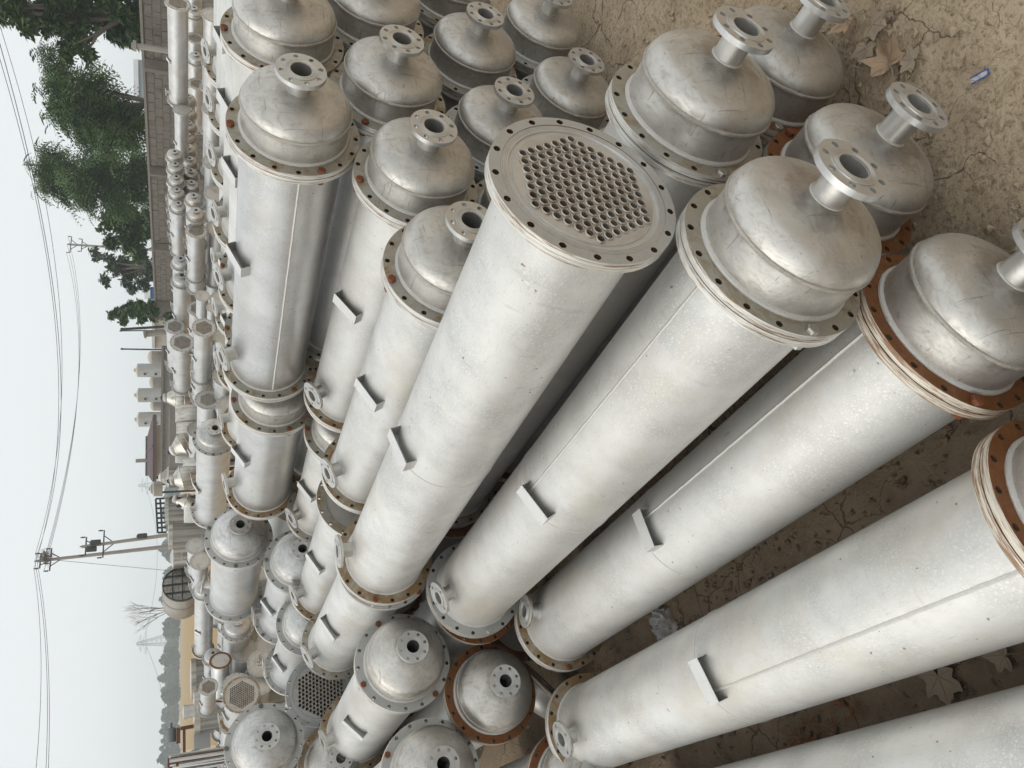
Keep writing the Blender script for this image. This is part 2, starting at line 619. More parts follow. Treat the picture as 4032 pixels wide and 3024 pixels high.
def scatter_straw():
    rnd = random.Random(5)
    b = MB()

    def blade(x, y, ln, w, az, lift):
        pts = []
        cur = rnd.gauss(0, .5)
        for i in range(5):
            u = i / 4
            aa = az + cur * u
            x += math.sin(aa) * ln / 4
            y += math.cos(aa) * ln / 4
            pts.append(Vector((x, y, ground_z(x, y) + 0.001 + lift * math.sin(PI * u))))
        vs, fs = [], []
        for i, p in enumerate(pts):
            sd = Vector((math.cos(az), -math.sin(az), 0)) * w * (1 - .6 * abs(i / 4 - .5))
            vs += [p - sd, p + sd + Vector((0, 0, w * .6))]
        for i in range(4):
            fs.append((2 * i, 2 * i + 1, 2 * i + 3, 2 * i + 2))
        b.add(vs, fs)
    for k in range(1000):
        # litter gathers along the heads of the bottom row
        q = rnd.uniform(0.75, 3.2)
        a = 0.55 + 0.13 * (q - .7) + rnd.gauss(0, 0.17)
        p = NV * q + DV * a
        blade(p.x, p.y, rnd.uniform(.03, .11), rnd.uniform(.0004, .0009), rnd.uniform(0, 6.3), rnd.uniform(.002, .022))
    for k in range(45):
        p = Vector((rnd.uniform(0.1, 2.4), rnd.uniform(.3, 2.4), 0))
        blade(p.x, p.y, rnd.uniform(.03, .10), rnd.uniform(.0004, .0008), rnd.uniform(0, 6.3), rnd.uniform(.001, .01))
    for k in range(260):
        q, a = rnd.uniform(-.1, .55), rnd.uniform(.7, 3.2)
        p = NV * q + DV * a
        blade(p.x, p.y, rnd.uniform(.03, .12), rnd.uniform(.0005, .001), rnd.uniform(0, 6.3), rnd.uniform(.001, .015))
    tag(obj('dry_straw', b.mesh('dry_straw', 0), MAT['straw'], kind='stuff'), 'dry straw and grass stems littering the soil', 'straw')


scatter_straw()


def m_leaf(name, a, b_):
    t = NT(name)
    co = t.coords()
    c = t.mix(t.noise(co, 18, 6, 0.65), a, b_)
    return t.set(col=c, rough=0.75, normal=t.bump(t.noise(co, 60, 4), 0.25, 0.004))


MAT['dead_leaf'] = m_leaf('dead leaf', (0.33, 0.215, 0.125), (0.50, 0.36, 0.235))
MAT['dead_leaf_grey'] = m_leaf('dead leaf grey', (0.25, 0.19, 0.13), (0.40, 0.32, 0.23))


def plane_leaf(label, x, y, size, az, mat='dead_leaf', curl=0.25, seed=1, up=0.006):
    """five-lobed dead plane-tree leaf with midribs and stalk"""
    rnd = random.Random(seed)
    out = []
    tips = [(0, 1.0, .25), (52, .86, .2), (100, .62, .16), (-52, .86, .2), (-100, .62, .16)]
    prof = [(-150, .22), (-128, .42), (-112, .56), (-100, .72), (-90, .60), (-76, .55), (-64, .74), (-52, .96), (-42, .76), (-30, .64), (-20, .78), (-10, .84), (0, 1.05),
            (10, .84), (20, .78), (30, .64), (42, .76), (52, .96), (64, .74), (76, .55), (90, .60), (100, .72), (112, .56), (128, .42), (150, .22)]
    b = MB()
    ph = rnd.uniform(0, 6)

    def zz(px, py):
        r = math.hypot(px, py)
        return curl * size * (.5 * r * r + .18 * math.sin(3 * math.atan2(px, py) + ph) * r + .06 * math.sin(9 * px + ph) + .05 * math.sin(11 * py))
    pts = [(0, 0)] + [(math.sin(R(an)) * r * (1 + rnd.uniform(-.07, .07)), math.cos(R(an)) * r * (1 + rnd.uniform(-.07, .07))) for an, r in prof]
    mid = [(p[0] * .52, p[1] * .52) for p in pts[1:]]
    vs = [Vector((0, 0, zz(0, 0)))] + [Vector((p[0] * size, p[1] * size, zz(*p))) for p in mid] + [Vector((p[0] * size, p[1] * size, zz(*p))) for p in pts[1:]]
    n = len(mid)
    fs = []
    for i in range(n - 1):
        fs.append((0, 1 + i + 1, 1 + i))
        fs.append((1 + i, 1 + i + 1, 1 + n + i + 1, 1 + n + i))
    th = 0.0009
    top = [v + Vector((0, 0, th)) for v in vs]
    b.add(top, [f[::-1] for f in fs])
    b.add(vs, fs)
    g = gpt(x, y)
    M = Matrix.Translation((g.x, g.y, ground_z(g.x, g.y) + up)) @ Matrix.Rotation(az, 4, 'Z')
    t = thing('dead_leaf', label, 'leaf', M=M)
    obj('blade', b.mesh('blade', 40), MAT[mat], parent=t)
    rb = MB()
    for an in (0, 52, -52, 100, -100):
        r = dict((p[0], p[1]) for p in prof)[an] * .92
        rb.tube([Vector((math.sin(R(an)) * r * u * size, math.cos(R(an)) * r * u * size, zz(math.sin(R(an)) * r * u, math.cos(R(an)) * r * u) + .0012)) for u in (0.0, .33, .66, 1)],
                [.0016, .0013, .0009, .0004], 5)
    rb.tube([Vector((0, 0, zz(0, 0) + .001)), Vector((.1 * size, -.35 * size, .004)), Vector((.05 * size, -.75 * size, .003))], [.0016, .0013, .0012], 5)
    obj('midrib', rb, MAT['dead_leaf_grey'], parent=t)
    return t


plane_leaf('large tan five-lobed dead leaf on bare soil beside the front heads', 3505, 250, 0.070, R(-75), curl=.8, seed=2)
plane_leaf('curled dead leaf lying next to the topmost ground-level head', 3345, 75, 0.05, R(40), curl=.9, seed=3)
plane_leaf('flattened grey-brown dead leaf beneath the curled leaf', 3440, 95, 0.055, R(150), 'dead_leaf_grey', .2, 4, .004)
plane_leaf('torn grey dead leaf half buried in straw', 3415, 185, 0.05, R(70), 'dead_leaf_grey', .3, 5, .004)
plane_leaf('pale dead leaf scrap between large leaf and straw', 3600, 235, 0.045, R(-20), 'dead_leaf_grey', .2, 6, .004)
plane_leaf('brown dead leaf poking from under the pale shell on soil strip', 3700, 2660, 0.075, R(120), 'dead_leaf_grey', .15, 7)
plane_leaf('small dead leaf fragment in the shaded soil strip', 3960, 2580, 0.05, R(20), 'dead_leaf_grey', .2, 8)


def wrapper():
    g = gpt(3861, 302)
    b = MB()
    for i in range(9):
        pass
    prof = []
    vs, fs = [], []
    K = 9
    for i in range(K):
        u = i / (K - 1) - .5
        wv = .0085 * (1 - .25 * (2 * u) ** 4)
        for j in range(5):
            s = j / 4 - .5
            vs.append((u * .044, s * 2 * wv, .0022 * math.cos(s * PI) + .0008 * math.sin(u * 40) + .0006))
    for i in range(K - 1):
        for j in range(4):
            a = i * 5 + j
            fs.append((a, a + 5, a + 6, a + 1))
    b.add(vs, fs)
    b.box((0, 0, 0.0004), (.021, .0078, .0004))
    t = thing('sweet_wrapper', 'small blue and white plastic wrapper on the cracked soil', 'wrapper', M=Matrix.Translation((g.x, g.y, ground_z(g.x, g.y) + .002)) @ Matrix.Rotation(R(100), 4, 'Z'))
    obj('foil', b, m_plain('wrapper foil', (0.50, 0.50, 0.50), .35, .2, .35, 90, .3), parent=t)
    e = MB()
    for s in (-1, 1):
        e.box((0, s * .0074, .0018), (.0215, .0016, .0008))
    e.box((-.021, 0, .002), (.0022, .0075, .0012))
    obj('printed_edge', e, m_plain('wrapper blue', (0.06, 0.09, 0.30), .4, 0, .2, 50, .1), parent=t)


wrapper()


def plastic_bag():
    g = gpt(2625, 2462)
    rnd = random.Random(9)
    b = MB()
    n, mrow = 26, 12
    vs = []
    for j in range(mrow + 1):
        ph = PI / 2 * j / mrow
        for i in range(n):
            t = 2 * PI * i / n
            r = .062 * math.cos(ph) * (1 + .32 * noise.noise(Vector((math.cos(t) * 1.9, math.sin(t) * 1.9, j * .45))))
            z = .05 * math.sin(ph) * (1 + .9 * noise.noise(Vector((math.cos(t) * 3, math.sin(t) * 3, j * .8 + 7)))) + .008 * noise.noise(Vector((t * 3, j, 0)))
            vs.append((r * math.cos(t) * 1.25, r * math.sin(t), max(0, z)))
    fs = [(j * n + i, j * n + (i + 1) % n, (j + 1) * n + (i + 1) % n, (j + 1) * n + i) for j in range(mrow) for i in range(n)]
    b.add(vs, fs)
    t = NT('clear film')
    t.set(col=(0.80, 0.81, 0.80), rough=0.16)
    t.b.inputs['Alpha'].default_value = 0.45
    o = obj('plastic_bag', b.mesh('plastic_bag', 25), t.m, loc=(g.x, g.y, ground_z(g.x, g.y)), rot=(0, 0, .6))
    tag(o, 'crumpled clear plastic bag on soil between two long shells', 'bag')


plastic_bag()


def weed():
    g = gpt(2722, 2300)
    t = thing('weed', 'small green weed sprouting beside a shell on the soil', 'plant', loc=(g.x, g.y, ground_z(g.x, g.y)))
    b, st = MB(), MB()
    rnd = random.Random(4)
    for k in range(22):
        az = rnd.uniform(0, 6.28)
        ln = rnd.uniform(.02, .055)
        d = Vector((math.sin(az), math.cos(az), 0))
        s = d.cross(Vector((0, 0, 1))) * ln * .16
        h = rnd.uniform(.01, .045)
        o = d * rnd.uniform(0, .025)
        st.tube([o * .2, o + Vector((0, 0, h))], .0008, 4)
        p0, p1, p2 = o + Vector((0, 0, h)), o + d * ln * .5 + Vector((0, 0, h + .012)), o + d * ln + Vector((0, 0, h - .004))
        b.add([p0, p1 - s, p2, p1 + s], [(0, 1, 2, 3)])
    obj('leaves', b.mesh('leaves', 0), m_leaf('weed green', (0.05, 0.12, 0.02), (0.11, 0.21, 0.05)), parent=t)
    obj('stem', st, m_leaf('weed stem', (0.07, 0.12, 0.03), (0.12, 0.16, 0.06)), parent=t)


weed()


def scraps():
    for i, (x, y, lab) in enumerate(((3175, 2905, 'tangle of rusty brown husk shreds on the soil between two shells'),
                                     (3330, 2790, 'small twist of orange-brown husk shreds nearer the pale shell'))):
        g = gpt(x, y)
        rnd = random.Random(20 + i)
        b = MB()
        for k in range(90 if i == 0 else 40):
            p = Vector((rnd.gauss(0, .05), rnd.gauss(0, .022), 0))
            az = rnd.uniform(0, 6.3)
            ln = rnd.uniform(.012, .04)
            d = Vector((math.sin(az), math.cos(az), rnd.uniform(-.1, .5))) * ln
            s = Vector((d.y, -d.x, .3 * ln)).normalized() * rnd.uniform(.001, .004)
            z = Vector((0, 0, rnd.uniform(.002, .018)))
            b.add([p + z - s, p + z + s, p + z + d + s * .3, p + z + d - s * .3], [(0, 1, 2, 3)])
        o = obj('husk_shreds', b.mesh('husk', 0), m_plain('rusty husk', (0.24, 0.10, 0.035), .85, 0, .4, 30, .2), loc=(g.x, g.y, ground_z(g.x, g.y)), rot=(0, 0, AZ0 * -1 + PI / 2))
        o['kind'] = 'stuff'
        tag(o, lab, 'debris')


scraps()


# ------------------------------------------------------------------ shell-and-tube exchangers
RS, RF, RB = 0.1685, 0.211, 0.1983       # shell, flange, bolt circle
NH = 17
CACHE = {}


def holed_ring(r_in, r_out, rb, rh, n, z0, z1, phase=0.0, hs=12):
    """flat ring with n through holes; bolt hole 0 at angle phase from local +Y (towards -X is positive)"""
    mb = MB()
    key = {}

    def V(x, y, z):
        k = (round(x, 6), round(y, 6), round(z, 6))
        if k not in key:
            key[k] = len(mb.v)
            mb.v.append((x, y, z))
        return key[k]

    dl = PI / n
    for k in range(n):
        tc = phase + 2 * PI * k / n
        bd = []
        A = 4
        for i in range(A):
            bd.append((r_in, tc - dl + 2 * dl * i / A))
        for i in range(2):
            bd.append((r_in + (r_out - r_in) * i / 2, tc + dl))
        for i in range(A):
            bd.append((r_out, tc + dl - 2 * dl * i / A))
        for i in range(2):
            bd.append((r_out + (r_in - r_out) * i / 2, tc - dl))
        hx, hy = -math.sin(tc) * rb, math.cos(tc) * rb
        B, H = [], []
        for r, t in bd:
            x, y = -math.sin(t) * r, math.cos(t) * r
            an = math.atan2(y - hy, x - hx)
            B.append((x, y))
            H.append((hx + rh * math.cos(an), hy + rh * math.sin(an)))
        N = len(B)
        for i in range(N):
            j = (i + 1) % N
            for z, fl in ((z0, 1), (z1, 0)):
                q = [V(*B[i], z), V(*B[j], z), V(*H[j], z), V(*H[i], z)]
                mb.f.append(tuple(q if fl else q[::-1]))
            mb.f.append((V(*H[i], z0), V(*H[j], z0), V(*H[j], z1), V(*H[i], z1)))
            if i < A:
                mb.f.append((V(*B[j], z0), V(*B[i], z0), V(*B[i], z1), V(*B[j], z1)))
            if A + 2 <= i < 2 * A + 2:
                mb.f.append((V(*B[j], z0), V(*B[i], z0), V(*B[i], z1), V(*B[j], z1)))
    return mb


def cached(key, fn, mat, smooth=35):
    if key not in CACHE:
        me = fn()
        if isinstance(me, MB):
            me = me.mesh(str(key[0]), smooth)
        me.materials.append(MAT[mat])
        CACHE[key] = me
    return CACHE[key]


def bead_prof(r, z, w=0.004, h=0.003):
    return [(r - 0.002, z - w), (r + h * .8, z - w * .55), (r + h, z), (r + h * .8, z + w * .55), (r - 0.002, z + w)]


def wobble(me_b, amp, seed=0):
    me_b.v = [tuple(Vector(p) * (1 + amp * noise.noise(Vector(p) * 130 + Vector((seed, 0, 0))))) for p in me_b.v]
    return me_b


def f_bead(r, z, w=0.004, h=0.0035, n=110):
    b = MB()
    b.lathe(bead_prof(r, z, w, h), n)
    return wobble(b, 0.006)


def f_dome(neck=0.086, kind='deep', bore=0.033, r=RS):
    """dished head: straight neck, knuckle radius, shallow crown with an opening"""
    Rc, rk = {'deep': (.345, .055), 'flat': (.47, .044), 'round': (.205, .075), 'shut': (.30, .05)}[kind]
    b = MB()
    re = r + .0015
    p = [(r, 0.0), (r, -neck + 0.004), (re, -neck - 0.004)]
    z0 = -neck - 0.006
    ph = math.asin((re - rk) / (Rc - rk))          # crown half angle
    for i in range(9):
        t = (PI / 2 - ph) * i / 8
        p.append((re - rk + rk * math.cos(t), z0 - rk * math.sin(t)))
    zc = z0 + math.sqrt((Rc - rk) ** 2 - (re - rk) ** 2)
    for i in range(1, 15):
        t = ph * (1 - i / 14)
        rr = Rc * math.sin(t)
        if rr < bore:
            break
        p.append((rr, zc - Rc * math.cos(t)))
    t = math.asin(bore / Rc)
    p.append((bore, zc - Rc * math.cos(t)))
    b.lathe(p, 84)
    return b


def f_pipe(r0, r1, z0, z1, n=32):
    """open pipe, outer r0 inner r1"""
    b = MB()
    b.lathe([(r0, z0), (r0, z1), (r1, z1), (r1, z0)], n, closed=True)
    return b


def f_hex(r=0.0135, h=0.011):
    b = MB()
    p = [(r * .96, 0), (r, .001), (r, h * .8), (r * .86, h)]
    b.lathe(p + [(0, h)], 6)
    return b


def rot_axis(theta):
    """turn about local Z so that local +Y goes to angle theta (positive = to the right seen from the head end)"""
    return Matrix.Rotation(theta, 4, 'Z')


def frame_of(P, az, tilt, sc=1.0):
    a, t = R(az), R(tilt)
    d = Vector((math.sin(a) * math.cos(t), math.cos(a) * math.cos(t), math.sin(t)))
    return axes(d, loc=P, sc=sc)


def f_plate():
    b = MB()
    hh, wl, wa, th = 0.023, 0.065, 0.026, 0.0018
    b.box((0, hh, 0), (wl, th / 2, wa))
    b.box((0, hh / 2 - 0.006 - th / 2, wa - th / 2), (wl - th - .0002, hh / 2 + 0.006 - 0.0003, th / 2))  # rear panel, added to block light so the gap reads dark
    for s in (-1, 1):
        b.box((s * (wl - th / 2), hh / 2 - 0.006 - th / 2, 0), (th / 2, hh / 2 + 0.006 - 0.0003, wa))
    for sx in (-1, 1):
        for sz in (-1, 1):
            b.lathe([(0.0028, hh + th / 2), (0.0022, hh + th / 2 + .0012), (0, hh + th / 2 + .0014)], 8,
                    M=Matrix.Translation((sx * .055, 0, sz * .021)) @ Matrix.Translation((0, hh + th / 2, 0)) @ Matrix.Rotation(-PI / 2, 4, 'X') @ Matrix.Translation((0, 0, -hh - th / 2)))
    return b


HEXP = 0.02435
HEX = [(i, j) for i in range(-6, 7) for j in range(-6, 7) if abs(i + j) <= 6]


def f_tubesheet(pts, rt, R_out, z, nc=10):
    """round plate with the tube openings cut through it"""
    vs, es = [], []
    n = 72

    def loop(c, r, k, ph=0):
        o = len(vs)
        for i in range(k):
            t = 2 * PI * i / k + ph
            vs.append(Vector((c[0] + r * math.cos(t), c[1] + r * math.sin(t))))
            es.append((o + i, o + (i + 1) % k))
    loop((0, 0), R_out, n)
    for p in pts:
        loop(p, rt, nc)
    out = geometry.delaunay_2d_cdt(vs, es, [], 0, 1e-6)
    V2, F2 = out[0], out[2]
    fs = []
    pa = np.array(pts)
    for f in F2:
        c = sum((V2[i] for i in f), Vector((0, 0))) / len(f)
        if c.length > R_out * .9999:
            continue
        if np.min((pa[:, 0] - c.x) ** 2 + (pa[:, 1] - c.y) ** 2) < (rt * .97) ** 2:
            continue
        fs.append(tuple(f))
    b = MB()
    b.v = [(p.x, p.y, z) for p in V2]
    b.f = fs
    return b


def hexpts(pitch, rot, k=6):
    out = []
    for i in range(-k, k + 1):
        for j in range(-k, k + 1):
            if abs(i + j) <= k:
                x, y = (i + j / 2) * pitch, j * pitch * math.sqrt(3) / 2
                c, s = math.cos(rot), math.sin(rot)
                out.append((x * c - y * s, x * s + y * c))
    return out


def sheet_front(t, fl_mat, phase, pitch=HEXP, rot=R(3.8), k=6, tubes=True, name='tube_sheet', rt=.0086):
    """open end: machined flange face with grooves, recessed sheet and the tube ends"""
    pts = hexpts(pitch, rot, k)
    key = ('tube_sheet', round(pitch, 4), round(rot, 3), k)
    fm = cached(('flange', 'open', fl_mat, round(phase, 3)), lambda: holed_ring(0.187, RF, RB, 0.0080, NH, 0.0, 0.028, phase), fl_mat)
    obj('flange', fm, parent=t)
    b = MB()
    pr = [(0.1872, 0.0012)]
    for r in (0.1855, 0.182, 0.1785, 0.175):
        pr += [(r, 0.0012), (r - .0004, 0.0026), (r - .0011, 0.0026), (r - .0015, 0.0012)]
    pr += [(0.1705, 0.0012), (0.1690, 0.006), (0.1605, 0.0065), (0.1590, 0.0035), (0.1585, 0.0035)]
    if ('face',) not in CACHE:
        b.lathe(pr, 96)
        CACHE[('face',)] = b.mesh('gasket_face', 20)
        CACHE[('face',)].materials.append(MAT['face'])
    obj('gasket_face', CACHE[('face',)], parent=t)
    sm = cached(key, lambda: f_tubesheet(pts, rt, 0.1586, 0.0036), 'sheet', 10)
    s = obj(name, sm, parent=t)
    tk = ('tube', round(rt, 4), 'detail' if tubes else 'far')

    def f_tube():
        tb = MB()
        tb.lathe([(rt * 1.34, 0.0037), (rt * 1.28, 0.0008), (rt * 1.06, -0.0010), (rt * .96, -0.0006), (rt * .93, 0.004), (rt * .91, 0.10)], 16)
        return tb
    if tubes:
        tm = cached(tk, f_tube, 'tube')
        for x, y in pts:
            obj('tube', tm, parent=s, loc=(x, y, 0))
    else:
        ab = cached(('tubes', key), lambda: _all_tubes(f_tube, pts), 'tube')
        o = obj('tubes', ab, parent=s)
        o['kind'] = 'stuff'
    return s


def _all_tubes(fn, pts):
    src = fn()
    b = MB()
    for x, y in pts:
        b.add([(v[0] + x, v[1] + y, v[2]) for v in src.v], src.f)
    return b


def nozzle(t, M, rp=0.0355, ln=0.075, rf=0.076, th=0.015, nh=8, rb=0.0605, rh=0.0078, mat='bright', key='head', detail=True):
    """stub pipe with its own small flange; local Z of M points outwards"""
    pm = cached(('nozzle', key, ln, rp), lambda: f_pipe(rp, rp - .004, -0.03, ln), 'neck')
    p = obj('nozzle', pm, parent=t, M=M)
    if detail:
        obj('weld_bead', cached(('weld_bead', 'noz', rp), lambda: f_bead(rp, 0.0, 0.005, 0.004, 60), 'weld'), parent=p)
    fm = cached(('nozzle_flange', key, nh, ln, rf), lambda: holed_ring(rp - .003, rf, rb, rh, nh, ln - th + .001, ln, R(11)), mat)
    fo = obj('nozzle_flange', fm, parent=p)

    def rf_():
        b = MB()
        pr = [(rp - .003, ln), (rp - .003, ln + .0022)]
        for k in range(3):
            r = rp + .001 + k * .0036
            pr += [(r, ln + .0022), (r + .0007, ln + .0014), (r + .0014, ln + .0022)]
        pr += [(rp + .0135, ln + .0022), (rp + .014, ln - .001)]
        b.lathe(pr, 40)
        return b
    if detail:
        obj('raised_face', cached(('raised_face', key, ln, rp), rf_, mat, 20), parent=fo)
    return p


def f_shell(L, z0, r=RS):
    b = MB()
    k = 14
    b.lathe([(r, z0 + (L - z0) * i / k) for i in range(k + 1)], 72)
    return b


def exchanger(label, P, az, tilt, L, front='dome', fl='flange', fl2=None, noz=-10, plate=(0.6, -15), phase=(0., 0.),
              bolts=(), bbolts=(), noz_s=None, nface=0.235, sc=1.0, group=None, detail=True, seam=None, girth=None,
              shell='shell', head='head', back='flange', bolt='bolt', tubes=True, side=True, cat='heat exchanger', name='heat_exchanger', sheet_k=6,
              pitch=HEXP, rt=.0086, small_nozzle=False, round_head=False):
    """P: centre of the near flange face. Everything is built along local Z, local +Y up."""
    M0 = frame_of(P, az, tilt, sc)
    base = M0 @ Matrix.Translation((0, -RF, L / 2))
    t = thing(name, label, cat, M=base, group=group)
    inv = Matrix.Translation((0, RF, -L / 2))
    kids = []

    def put(nm, me, M=None, parent=None):
        o = obj(nm, me, parent=parent or t, M=(inv @ M if M is not None else inv) if parent is None else M)
        kids.append(o)
        return o
    fl2 = fl2 or fl
    head_kind = 'round' if round_head else ('deep' if nface > .23 else 'flat')
    apex = {'round': .163, 'deep': .168, 'flat': .150}[head_kind]
    ph0, ph1 = R(phase[0]), R(phase[1])
    holder = None
    if front == 'dome':
        put('flange', cached(('flange', 'cover', fl, phase[0]), lambda: holed_ring(RS - .001, RF, RB, 0.0080, NH, 0.0, 0.018, ph0), fl))
        put('flange', cached(('flange', 'shell', fl, phase[0]), lambda: holed_ring(RS - .001, RF - .0005, RB, 0.0080, NH, 0.0205, 0.0385, ph0), fl))
        dm = put('dished_head', cached(('dished_head', head, head_kind), lambda: f_dome(0.05 if head_kind == 'round' else .086, head_kind, 0.029 if head_kind == 'round' else .033), head))
        if detail:
            put('weld_bead', cached(('weld_bead', 'neck', round_head), lambda: f_bead(RS + .001, -0.052 if round_head else -0.090, 0.0065, 0.0048), 'weld_dark'), parent=dm)
            put('weld_bead', cached(('weld_bead', 'root'), lambda: f_bead(RS, -0.003, 0.0075, 0.0075), 'weld'), parent=dm)
        ln = nface - apex
        nm = inv @ Matrix.Translation((0, 0, -apex)) @ Matrix.Rotation(PI, 4, 'X')
        kw_n = dict(rp=.031, rf=.067, rb=.0535, rh=.007) if small_nozzle else {}
        nozzle(t, nm, ln=round(ln, 3), key='head', detail=detail, **kw_n)
        s0 = 0.037
    elif front == 'sheet':
        h = obj('tube_sheet_end', None, parent=t, M=inv)
        h.empty_display_size = 0.05
        # parts hang straight from the exchanger
        COL.objects.unlink(h)
        bpy.data.objects.remove(h)
        before = set(o.name for o in t.children)
        sheet_front(t, fl, ph0, tubes=tubes, k=sheet_k, pitch=pitch, rt=rt)
        for o in t.children:
            if o.name not in before:
                o.matrix_local = inv
        s0 = 0.026
    else:                                    # bare flange with blank plate
        put('flange', cached(('flange', 'blank', fl, phase[0]), lambda: holed_ring(RS - .001, RF, RB, 0.0080, NH, 0.0, 0.018, ph0), fl))

        def blank():
            b = MB()
            b.lathe([(0, 0.004), (RS * .6, 0.004), (RS - .0012, 0.004)], 48)
            return b
        put('blank_plate', cached(('blank_plate',), blank, 'sheet'))
        s0 = 0.016
    sh = put('shell', cached(('shell', shell, round(L, 3), s0), lambda: f_shell(L + .002, s0), shell))
    # far flanges
    if back:
        put('flange', cached(('flange', 'back', fl2, phase[1]), lambda: holed_ring(RS - .001, RF, RB, 0.0080, NH, 0.0, 0.018, ph1), fl2), Matrix.Translation((0, 0, L)))
        if detail:
            put('flange', cached(('flange', 'back2', fl2, phase[1]), lambda: holed_ring(0.14, RF - .0005, RB, 0.0080, NH, 0.0205, 0.0385, ph1), fl2), Matrix.Translation((0, 0, L)))

            def cover():
                b = MB()
                b.lathe([(RS - .002, .030), (RS * .5, .030), (0, .030)], 48)
                return b
            put('cover_plate', cached(('cover_plate',), cover, 'sheet'), Matrix.Translation((0, 0, L)))
            put('weld_bead', cached(('weld_bead', 'back'), lambda: f_bead(RS, 0.0, 0.006, 0.006), 'weld'), Matrix.Translation((0, 0, L - .001)))
    if back == 'dome':
        put('dished_head', cached(('dished_head', 'back', head), lambda: f_dome(0.03, 'shut', 0.002), head), Matrix.Translation((0, 0, L + .035)) @ Matrix.Rotation(PI, 4, 'X'))
    if detail and seam is not None:
        def f_seam(L=L if girth is None else girth):
            b = MB()
            pts = []
            K = 60
            for i in range(K):
                z = s0 + (L - s0) * i / (K - 1)
                pts.append((0.0012 * noise.noise(Vector((z * 30, 3, 1))), RS - .001, z))
            b.tube(pts, [0.0046 + .001 * noise.noise(Vector((p[2] * 60, 0, 0))) for p in pts], 6)
            return b
        put('weld_seam', cached(('weld_seam', round(L if girth is None else girth, 3), s0), f_seam, 'weld'), rot_axis(R(seam)), None)
    if detail and girth is not None:
        put('weld_seam', cached(('weld_seam', 'girth'), lambda: f_bead(RS - .0012, 0, 0.005, 0.0034), 'weld'), Matrix.Translation((0, 0, girth)))
    if side:
        zs = noz_s if noz_s is not None else L - 0.16
        Mz = inv @ Matrix.Translation((0, 0, zs)) @ rot_axis(R(noz)) @ Matrix.Translation((0, RS - .001, 0)) @ Matrix.Rotation(-PI / 2, 4, 'X')
        nozzle(t, Mz, rp=0.030, ln=0.062, rf=0.068, th=0.013, nh=4, rb=0.052, rh=0.0075, mat='flange_pale', key='side', detail=detail)
    if plate:
        Mp = inv @ Matrix.Translation((0, 0, plate[0])) @ rot_axis(R(plate[1])) @ Matrix.Translation((0, RS, 0))
        obj('name_plate_bracket', cached(('name_plate_bracket',), f_plate, 'plate'), parent=t, M=Mp)
    for k in bolts:
        tt = ph0 + 2 * PI * k / NH
        Mb = inv @ rot_axis(tt) @ Matrix.Translation((0, RB, 0)) @ Matrix.Rotation(PI, 4, 'X') @ Matrix.Rotation(k * 1.3, 4, 'Z')
        obj('bolt', cached(('bolt', bolt), f_hex, bolt), parent=t, M=Mb)
        Mn = inv @ rot_axis(tt) @ Matrix.Translation((0, RB, 0.0388)) @ Matrix.Rotation(k * 2.1, 4, 'Z')
        obj('nut', cached(('nut', bolt), f_hex, bolt), parent=t, M=Mn)
    for k in bbolts:
        tt = ph1 + 2 * PI * k / NH
        Mb = inv @ rot_axis(tt) @ Matrix.Translation((0, RB, L)) @ Matrix.Rotation(PI, 4, 'X') @ Matrix.Rotation(k * 1.3, 4, 'Z')
        obj('bolt', cached(('bolt', bolt), f_hex, bolt), parent=t, M=Mb)
    return t


def BK(ang, ph):
    """index of the bolt hole nearest to an angle"""
    return round((ang - ph) / (360 / NH))


# ------------------------------------------------------------------ the near stack
G1 = 'long exchangers in the front stack'
G2 = 'short exchangers in the front stack'
# the five long ones whose shells run to the near corner
exchanger('long pale exchanger with open tube sheet facing the camera on top of stack', Vector((.411, 1.323, -.775 + CAMZ)), -32.3, -1.7, 2.187, front='sheet', fl='flange_pale', fl2='flange_ochre',
          noz=-3, noz_s=2.03, plate=(1.07, -14), phase=(4.4, -6.5), bbolts=[BK(-70.2, -6.5)], girth=1.118, group=G1)
exchanger('long exchanger with grey stained head flange right beside the open tube sheet', Vector((.271, 1.174, -1.146 + CAMZ)), -32.4, -1.5, 2.187, fl='flange', fl2='flange_pale', noz=-17, noz_s=2.03,
          plate=(1.07, -26), phase=(-2.8, 8.5), bolts=[BK(-88, -2.8)], bbolts=[BK(-97.6, 8.5)], bolt='bolt_zinc', seam=-12, girth=1.118, nface=.243, group=G1)
exchanger('long exchanger on the soil with dark rusty head flange beside the grey-flanged one', Vector((.123, 1.057, -1.526 + CAMZ)), -32.8, -1.2, 2.187, fl='flange_rust', fl2='flange_ochre', noz=8, noz_s=2.045,
          plate=(1.07, -3), phase=(-8.7, .8), bolts=[BK(-72.7, -8.7)], bbolts=[BK(-84.5, .8)], bolt='bolt', seam=10.5, girth=1.118, nface=.255, group=G1)
exchanger('long pale shell alone on soil, its rusty head flange cut by the frame', QA(.207, .82, -1.555), -32.6, -1.3, 2.2, fl='flange_rust', fl2='flange_ochre', noz=-8, noz_s=2.06,
          plate=(1.08, -10), phase=(0, 3), bbolts=[], seam=-22, girth=1.118, nface=.255, group=G1)
exchanger('pale shell lying nearest the photographer, only its upper side in view', QA(-.195, .66, -1.575), -33.2, -1.3, 2.2, fl='flange_rust', fl2='flange_ochre', noz=5, plate=None, phase=(0, 3), nface=.255, group=G1)
exchanger('exchanger head with stained pale flange just above the two rusty ground heads', QA(1.336, .909, -1.159), -31.5, -1.5, 2.187, fl='flange', noz=0, plate=None, phase=(-8.7, 0), bolts=[BK(-94.4, -8.7)],
          bolt='bolt_zinc', nface=.245, group=G1)
exchanger('ground-level head with rusty flange tucked under the grey-flanged head', QA(1.108, .873, -1.51), -31.5, -1.3, 2.187, fl='flange_rust', fl2='flange_rust', noz=0, plate=None, phase=(5, 0), bolts=[3], nface=.255, group=G1)
